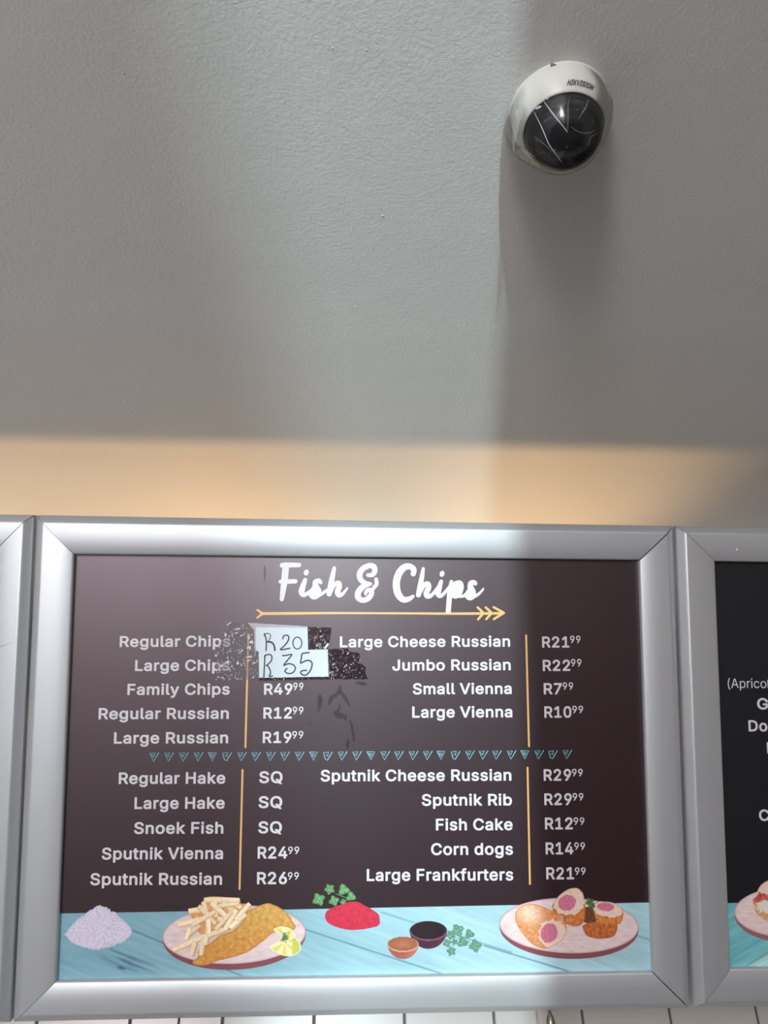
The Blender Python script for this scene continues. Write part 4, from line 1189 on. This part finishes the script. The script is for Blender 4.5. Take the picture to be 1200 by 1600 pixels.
def paint_table_r(x, y, e):
    u, w = x + y * 0.2, y + (x - 1130) * 0.55
    g = fbm(u * 0.12, w * 1.2, 7.0, 5.1, 4)
    sd = seam_d(x, y, [((1165, 1510), (1330, 1408))])
    far = (x - 1165) * 102 / 165 + (y - 1510) > 0
    c = mixc((112, 180, 188), (126, 190, 196), (x - 1130) / 200)
    if far:
        c = (166, 210, 210)
    c = tuple(v + g * 20 for v in c)
    if sd < 1.8:
        c = mixc((84, 140, 150), c, sd / 1.8)
    return c


xr = P(1136, 1510)
picture('table_picture', [(1130.5, 1411), (1330, 1408), (1340, 1512), (1134, 1516)], paint_table_r, poster_r, B0R, L1, 2.4)


def plate_r():
    out = []
    cx, cy, rx, ry, th = 1240, 1425, 93, 41, 8
    for k in range(36):
        a = math.pi + math.pi * k / 36
        out.append((cx + rx * math.cos(a), cy + ry * math.sin(a)))
    for k in range(37):
        a = math.pi * k / 36
        out.append((cx + rx * math.cos(a), cy + ry * math.sin(a) + th * math.sin(a) ** 0.5))
    picture('plate_rim_picture', out, lambda x, y, e: (150 + 12 * fbm(x, y, 9, 2), 100, 104), poster_r, B0R, L2, 3.0)
    picture('plate_picture', ell(cx, cy, rx - .3, ry - .3, 0, 90), paint_plate(cx, cy, rx + 2, ry + 2, 0, 9.0), poster_r, B0R, L2 + 0.0001, 2.2)
    bun = smooth([(1183, 1391), (1190, 1381), (1205, 1374), (1235, 1372), (1262, 1382), (1268, 1400), (1262, 1425), (1235, 1440), (1205, 1440), (1190, 1434), (1180, 1424),
                  (1177, 1412), (1176, 1405), (1182, 1400)])

    def f(x, y, e):
        n_ = fbm(x, y, 5, 1.0)
        if y < 1396 + 3 * n_:
            return mixc((206, 176, 150), (228, 204, 186), e / 3)
        if y < 1409 + 6 * n_ and in_ell(x, y, 1193, 1414, 9, 9) > 1:
            return (190 + 40 * n_, 84 + 40 * n_, 78 + 30 * n_)
        if in_ell(x, y, 1194, 1416, 13, 10) < 1 + 0.5 * n_:
            return (226, 218, 208)
        return tuple(v + 26 * n_ for v in (216, 160, 112))
    picture('filled_bun_picture', bun, f, poster_r, B0R, L3, 1.4)


plate_r()

# hairline scratch on the left neighbour's rail
k = Ink()
k.stroke([(-4, 1013, 0.5), (8, 1009, 0.6), (24, 1003, 0.5)])
k.build('scratch', mat('scratch_grey', (150, 150, 152), 0.6), left, B0L, 0.0142)


# ------------------------------------------------------------------ taped price notes
def quad_sheet(ink_pts, d):
    k_ = Ink()
    k_.poly(ink_pts)
    return k_


def thick(name, pts, m, parent, origin, d0, d1):
    """a thin sheet with real edges"""
    n = len(pts)
    vs = [on_board(x, y, d1) for x, y in pts] + [on_board(x, y, d0) for x, y in pts]
    fs = [tuple(range(n))[::-1], tuple(range(n, 2 * n))] + [(k, (k + 1) % n, n + (k + 1) % n, n + k) for k in range(n)]
    return link_mesh(name, vs, fs, m, parent, origin=origin)


def jag(pts, amp, seed, step=2.5):
    r = random.Random(seed)
    out = []
    for i in range(len(pts)):
        a, b = pts[i], pts[(i + 1) % len(pts)]
        n = max(1, int(math.hypot(b[0] - a[0], b[1] - a[1]) / step))
        for k in range(n):
            t = k / n
            out.append((a[0] + (b[0] - a[0]) * t + (r.uniform(-amp, amp) if k else 0), a[1] + (b[1] - a[1]) * t + (r.uniform(-amp, amp) if k else 0)))
    return out


def note(label, paper, tapes, inks, lift):
    base = on_board(sum(p[0] for p in paper) / 4, max(p[1] for p in paper), lift)
    root = empty('price_note', base, label, 'paper note', 'handwritten notes taped over printed prices')
    thick('paper', paper, M_paper, root, base, lift, lift + 0.0003)
    for (nm, pts, m, am, dd) in tapes:
        thick(nm, jag(pts, am, len(pts)), m, root, base, lift + dd, lift + dd + 0.00012)
    k_ = Ink()
    for s in inks:
        k_.stroke(s)
    k_.build('handwriting', M_ink, root, base, lift + 0.0006)
    return root


hz = lambda p, w=15: Z([(a, b, w) for a, b in p], 7.5, 320, 960)
h4 = lambda p, w=15: Z([(a, b, w) for a, b in p], 7.5, 440, 970)
zero = [(1085 + 52 * math.cos(a), 335 + 70 * math.sin(a)) for a in [-1.9 + 2 * math.pi * k / 12 for k in range(13)]]
note('upper white paper note with handwritten R 20 taped onto the menu board',
     [(398.5, 979), (480.5, 979.5), (481.5, 1016), (398, 1018)],
     [('tape', [(352, 972), (387, 973), (398, 982), (399, 1015), (340, 1016), (346, 998), (347, 988), (352, 987)], M_tape_l, 0.7, 0.0004),
      ('tape', [(481, 979), (518, 981), (515, 1001), (512, 1014), (481, 1014)], M_tape_d, 0.5, 0.0),
      ('tape', [(387, 973), (420, 975), (470, 978), (480, 979), (480, 981), (400, 980), (400, 1018), (398, 1018), (397, 985)], M_tape_h, 0.2, 0.0004),
      ('tape_shred', [(506, 1013), (512, 1004.5), (514, 1006), (509, 1014)], M_paper, 0.2, 0.0005)],
     [hz([(700, 226), (716, 275), (722, 330), (720, 422)]), hz([(694, 252), (706, 230), (740, 222), (770, 240), (766, 280), (742, 312), (722, 326)], 10),
      hz([(740, 322), (780, 325), (808, 352), (818, 385), (822, 422)], 20),
      hz([(915, 285), (925, 255), (955, 242), (983, 258), (976, 310), (930, 370), (886, 412), (935, 408), (998, 396)]), hz(zero, 13)], L2 + 0.0004)
note('lower white paper note with handwritten R 35 taped onto the menu board',
     [(404.5, 1018), (512, 1014.5), (513.5, 1058), (405, 1061.5)],
     [('tape', [(335, 1016), (398, 1014), (405, 1020), (405, 1061), (337, 1063), (340, 1053), (336, 1029)], M_tape_l, 0.7, 0.0),
      ('tape', [(513, 1014), (544, 1013), (545, 1017), (562, 1021), (563, 1037), (572, 1042), (571, 1051), (575, 1061), (515, 1061)], M_tape_d, 0.7, 0.0),
      ('tape', [(405, 1059), (513, 1057), (515, 1061), (405, 1063)], M_tape_d, 0.3, 0.0004)],
     [hz([(706, 478), (702, 560), (698, 640), (692, 752)]), hz([(700, 494), (730, 472), (772, 472), (788, 500), (778, 545), (745, 580), (720, 600)]),
      hz([(735, 595), (762, 640), (772, 685), (756, 724), (795, 720)]),
      hz([(912, 482), (960, 478), (1020, 470), (975, 530), (926, 596), (985, 576), (1045, 595), (1062, 635), (1030, 682), (975, 690), (938, 662), (965, 632)]),
      h4([(324, 371), (275, 376), (240, 386), (232, 440), (225, 494), (280, 468), (330, 466), (358, 500), (340, 575), (290, 632), (240, 628), (224, 600), (250, 582), (292, 580)], 16)],
     L2 + 0.0008)

# ------------------------------------------------------------------ dome camera on the ceiling
DC = on_ceiling(873, 170)
DS = 0.7565                       # the dome is 112 mm across
dome = empty('dome_camera', DC, 'white ceiling security camera with dark glass dome still wrapped in clear film', 'security camera')
M_shell = mat('white_plastic', (232, 233, 226), 0.35)
base_prof = [(0.0, 0.0), (0.0735, 0.0), (0.0740, -0.004), (0.0742, -0.018), (0.0735, -0.026), (0.0715, -0.034), (0.0685, -0.042), (0.0655, -0.048),
             (0.0630, -0.0525), (0.0612, -0.0545), (0.0598, -0.0545), (0.0592, -0.052), (0.0592, -0.040), (0.0, -0.040)]
link_bm('housing', lathe(base_prof, 96), M_shell, dome, True)
for p in dome.children[0].data.polygons:
    p.use_smooth = True
# ceiling plate seam
link_bm('mounting_ring', lathe([(0.0745, 0.0), (0.0752, -0.0008), (0.0752, -0.003), (0.0742, -0.0038), (0.070, -0.0038)], 96), M_shell, dome, True)
# notch tab on the side that faces the viewer
ta = rad(-110)
bm = box_bm((-0.0040, -0.0012, -0.0045), (0.0040, 0.0020, 0.0))
bmesh.ops.transform(bm, matrix=Matrix.Translation((0.0745 * math.cos(ta), 0.0745 * math.sin(ta), -0.002)), verts=bm.verts)
link_bm('locking_tab', bm, mat('grey_plastic', (120, 116, 110), 0.6), dome)

M_smoke = bpy.data.materials.new('smoked_dome')
M_smoke.use_nodes = True
nt = M_smoke.node_tree
nt.nodes.remove(nt.nodes['Principled BSDF'])
tr = nt.nodes.new('ShaderNodeBsdfTransparent')
tr.inputs[0].default_value = (0.24, 0.27, 0.34, 1)
gl = nt.nodes.new('ShaderNodeBsdfGlossy')
gl.inputs['Roughness'].default_value = 0.06
fr = nt.nodes.new('ShaderNodeFresnel')
fr.inputs['IOR'].default_value = 1.5
ms = nt.nodes.new('ShaderNodeMixShader')
lk(M_smoke, fr.outputs[0], ms.inputs[0])
lk(M_smoke, tr.outputs[0], ms.inputs[1])
lk(M_smoke, gl.outputs[0], ms.inputs[2])
lk(M_smoke, ms.outputs[0], nt.nodes['Material Output'].inputs[0])
RB = 0.0585
ZB = -0.0540
bprof = [(RB, ZB + 0.008)] + [(RB * math.cos(k / 20 * math.pi / 2), ZB - RB * math.sin(k / 20 * math.pi / 2)) for k in range(21)]
bprof[-1] = (0.0, ZB - RB)
link_bm('dome_glass', lathe(bprof, 72), M_smoke, dome, True)

# eyeball inside: dark ball, shroud, lens and ring of infrared lamps, looking towards the wall and down
M_ball = mat('black_plastic', (46, 46, 52), 0.35)
M_shroud = mat('grey_shroud', (92, 88, 96), 0.35)
ld = Vector((0.08, 0.55, -0.83)).normalized()
up_ = ld.orthogonal().normalized()
sd_ = ld.cross(up_)
c0 = Vector((0.0, 0.004, ZB - 0.006))
bm = bmesh.new()
bmesh.ops.create_uvsphere(bm, u_segments=40, v_segments=24, radius=0.036, matrix=Matrix.Translation(c0))
eye = link_bm('camera_eyeball', bm, M_ball, dome, True)
link_bm('lens_barrel', tube(c0 + ld * 0.020, c0 + ld * 0.0395, 0.020, 40, r2=0.019), M_ball, eye)
bm = bmesh.new()
bmesh.ops.create_uvsphere(bm, u_segments=24, v_segments=12, radius=0.010, matrix=Matrix.Translation(c0 + ld * 0.034))
link_bm('lens', bm, mat('lens_glass', (10, 10, 14), 0.03), eye, True)
M_led = mat('infrared_lamp', (225, 232, 240), 0.15)
for k in range(8):
    a = 2 * math.pi * k / 8 + 0.2
    pth = (ld * math.cos(0.72) + (up_ * math.cos(a) + sd_ * math.sin(a)) * math.sin(0.72)).normalized()
    bm = bmesh.new()
    bmesh.ops.create_uvsphere(bm, u_segments=12, v_segments=8, radius=0.0026, matrix=Matrix.Translation(c0 + pth * 0.036))
    link_bm('infrared_lamp', bm, M_led, eye, True)
# inner shroud half: bright curved panel seen through the upper glass
bm = bmesh.new()
n1, n2 = 20, 8
vv = []
for i in range(n1 + 1):
    a = rad(-150) + rad(120) * i / n1
    row = []
    for j in range(n2 + 1):
        e_ = rad(8) + rad(30) * j / n2
        row.append(bm.verts.new((0.047 * math.cos(a) * math.cos(e_), 0.047 * math.sin(a) * math.cos(e_), ZB - 0.047 * math.sin(e_))))
    vv.append(row)
for i in range(n1):
    for j in range(n2):
        bm.faces.new((vv[i][j], vv[i][j + 1], vv[i + 1][j + 1], vv[i + 1][j]))
link_bm('inner_shroud', bm, M_shroud, dome, True)


# maker's name on the housing shoulder, wrapped round it
def shoulder(ang, s):
    """point on the housing, s = 0 (lower rim) .. 1 (upper), a hair outside it"""
    pr = [(0.0630, -0.0525), (0.0655, -0.048), (0.0685, -0.042), (0.0715, -0.034), (0.0735, -0.026), (0.0742, -0.018)]
    t = s * (len(pr) - 1)
    i = min(int(t), len(pr) - 2)
    r, z = (pr[i][0] + (pr[i + 1][0] - pr[i][0]) * (t - i), pr[i][1] + (pr[i + 1][1] - pr[i][1]) * (t - i))
    return Vector(((r + 0.0009) * math.cos(ang), (r + 0.0009) * math.sin(ang), z - 0.0006))


v, f = text_outline('HIKVISION', 0.022)
x0, x1 = min(p[0] for p in v), max(p[0] for p in v)
y0, y1 = min(p[1] for p in v), max(p[1] for p in v)
A0, A1 = rad(-99), rad(-65)
vs = []
for (x, y) in v:
    tt = (y - y0) / (y1 - y0)
    a = A0 + (A1 - A0) * ((x - x0) / (x1 - x0)) + tt * 0.05
    vs.append(shoulder(a, 0.22 + 0.25 * tt))
link_mesh('maker_lettering', vs, f, mat('dark_grey_print', (52, 52, 54), 0.5), dome)

# crinkled clear film round dome and housing
M_film = bpy.data.materials.new('clear_film')
M_film.use_nodes = True
nt = M_film.node_tree
nt.nodes.remove(nt.nodes['Principled BSDF'])
tr = nt.nodes.new('ShaderNodeBsdfTransparent')
tr.inputs[0].default_value = (0.97, 0.97, 0.97, 1)
gl = nt.nodes.new('ShaderNodeBsdfGlossy')
gl.inputs['Roughness'].default_value = 0.12
df = nt.nodes.new('ShaderNodeBsdfDiffuse')
df.inputs[0].default_value = (0.8, 0.8, 0.8, 1)
fr = nt.nodes.new('ShaderNodeFresnel')
fr.inputs['IOR'].default_value = 1.35
m1 = nt.nodes.new('ShaderNodeMixShader')
m2 = nt.nodes.new('ShaderNodeMixShader')
m2.inputs[0].default_value = 0.02
lk(M_film, fr.outputs[0], m1.inputs[0])
lk(M_film, tr.outputs[0], m1.inputs[1])
lk(M_film, gl.outputs[0], m1.inputs[2])
lk(M_film, m1.outputs[0], m2.inputs[1])
lk(M_film, df.outputs[0], m2.inputs[2])
lk(M_film, m2.outputs[0], nt.nodes['Material Output'].inputs[0])

bm = bmesh.new()
N = 96
rings = []
fp = [(0.0762, -0.006), (0.0768, -0.020), (0.0762, -0.032), (0.0735, -0.044), (0.0690, -0.056), (0.0650, -0.068)] + \
     [(0.0640 * math.cos(q), ZB - 0.0625 * math.sin(q)) for q in [rad(22) + rad(68) * k / 10 for k in range(10)]]
for (r, z) in fp:
    ring = []
    for k in range(N):
        a = 2 * math.pi * k / N
        w = 0.0016 * noise.noise(Vector((math.cos(a) * 4, math.sin(a) * 4, z * 90))) + 0.0011 * abs(noise.noise(Vector((math.cos(a) * 11, math.sin(a) * 11, z * 220))))
        # loose flap of film towards the left and the wall
        fl = max(0.0, math.cos(a - rad(158))) ** 6 * (0.010 if z > -0.06 else 0.004)
        ring.append(bm.verts.new(((r + w + fl) * math.cos(a), (r + w + fl) * math.sin(a), z + 0.5 * w)))
    rings.append(ring)
for a_, b_ in zip(rings, rings[1:]):
    for k in range(N):
        bm.faces.new((a_[k], a_[(k + 1) % N], b_[(k + 1) % N], b_[k]))
tip = bm.verts.new((0, 0, ZB - 0.0632))
for k in range(N):
    bm.faces.new((rings[-1][k], rings[-1][(k + 1) % N], tip))
film = link_bm('clear_film', bm, M_film, dome, True)


# creases and glints of the film: thin raised folds
def film_pt(px, py, off=0.0655):
    """nearest point of a sphere of radius off round the dome seen at pixel"""
    r = ray(px, py).normalized()
    off *= DS
    c = DC + Vector((0, 0, ZB * DS))
    oc = EYE - c
    b = oc.dot(r)
    disc = b * b - (oc.dot(oc) - off * off)
    t = -b - math.sqrt(disc) if disc > 0 else -b
    return (EYE + r * t - DC) / DS


M_fold = see_through('film_fold', (220, 222, 224), 0.2, 0.85)
M_fold2 = see_through('film_fold_faint', (190, 194, 198), 0.2, 0.25)
dz = lambda p: zz(p, 5.0, 760, 80)
folds = [([(445, 385), (520, 490), (590, 575), (632, 632)], 0.9, 0), ([(370, 470), (420, 570), (455, 650), (490, 730), (540, 800), (590, 870)], 0.7, 0),
         ([(430, 560), (500, 520)], 0.8, 1), ([(360, 660), (430, 710), (510, 780)], 0.6, 1), ([(655, 350), (640, 420), (638, 520), (632, 640)], 1.0, 1),
         ([(660, 590), (720, 630), (800, 640), (860, 610)], 0.7, 1), ([(800, 380), (770, 450), (720, 530)], 1.2, 1), ([(380, 450), (430, 432)], 2.2, 0),
         ([(800, 740), (810, 680), (870, 640)], 0.6, 1), ([(255, 730), (320, 780), (380, 830)], 1.3, 0), ([(470, 350), (480, 380)], 1.0, 0),
         ([(340, 850), (335, 880)], 1.6, 1), ([(400, 800), (470, 790)], .6, 1)]
for pts, w, kind in folds:
    pp = spline([(a, b) for a, b in dz(pts)], 1.5)
    bm = bmesh.new()
    q = [film_pt(a, b) for a, b in pp]
    rows = []
    for i, p in enumerate(q):
        dvec = (q[min(i + 1, len(q) - 1)] - q[max(i - 1, 0)]).normalized()
        nr = (p - Vector((0, 0, ZB))).normalized()
        sdv = dvec.cross(nr).normalized()
        taper = 0.25 + 0.75 * math.sin(math.pi * (i + 0.5) / len(q))
        hw = 0.0010 * w * taper
        rows.append([bm.verts.new(p - sdv * hw), bm.verts.new(p + nr * hw * 1.2), bm.verts.new(p + sdv * hw)])
    for a_, b_ in zip(rows, rows[1:]):
        bm.faces.new((a_[0], a_[1], b_[1], b_[0]))
        bm.faces.new((a_[1], a_[2], b_[2], b_[1]))
    link_bm('film_fold', bm, M_fold2 if kind else M_fold, film, True)

# loose skirt of film hanging off the housing on the left, towards the wall
M_skirt = see_through('crumpled_film', (215, 218, 220), 0.25, 0.30)
vs, fs = [], []
NA, NZ = 22, 8
for i in range(NA + 1):
    a = rad(142) + rad(66) * i / NA
    drop = 0.058 * math.sin(math.pi * (0.08 + 0.84 * i / NA)) ** 0.6 + 0.006 * noise.noise(Vector((i * 0.9, 3.0, 0)))
    for j in range(NZ + 1):
        t = j / NZ
        r = 0.0768 + 0.002 * t + 0.0022 * noise.noise(Vector((i * 0.55, t * 3.0, 7.0)))
        vs.append(Vector((r * math.cos(a), r * math.sin(a), -0.040 - drop * t)))
for i in range(NA):
    for j in range(NZ):
        q = i * (NZ + 1) + j
        fs.append((q, q + 1, q + NZ + 2, q + NZ + 1))
link_mesh('film_skirt', vs, fs, M_skirt, film, True)

dome.scale = (DS, DS, DS)
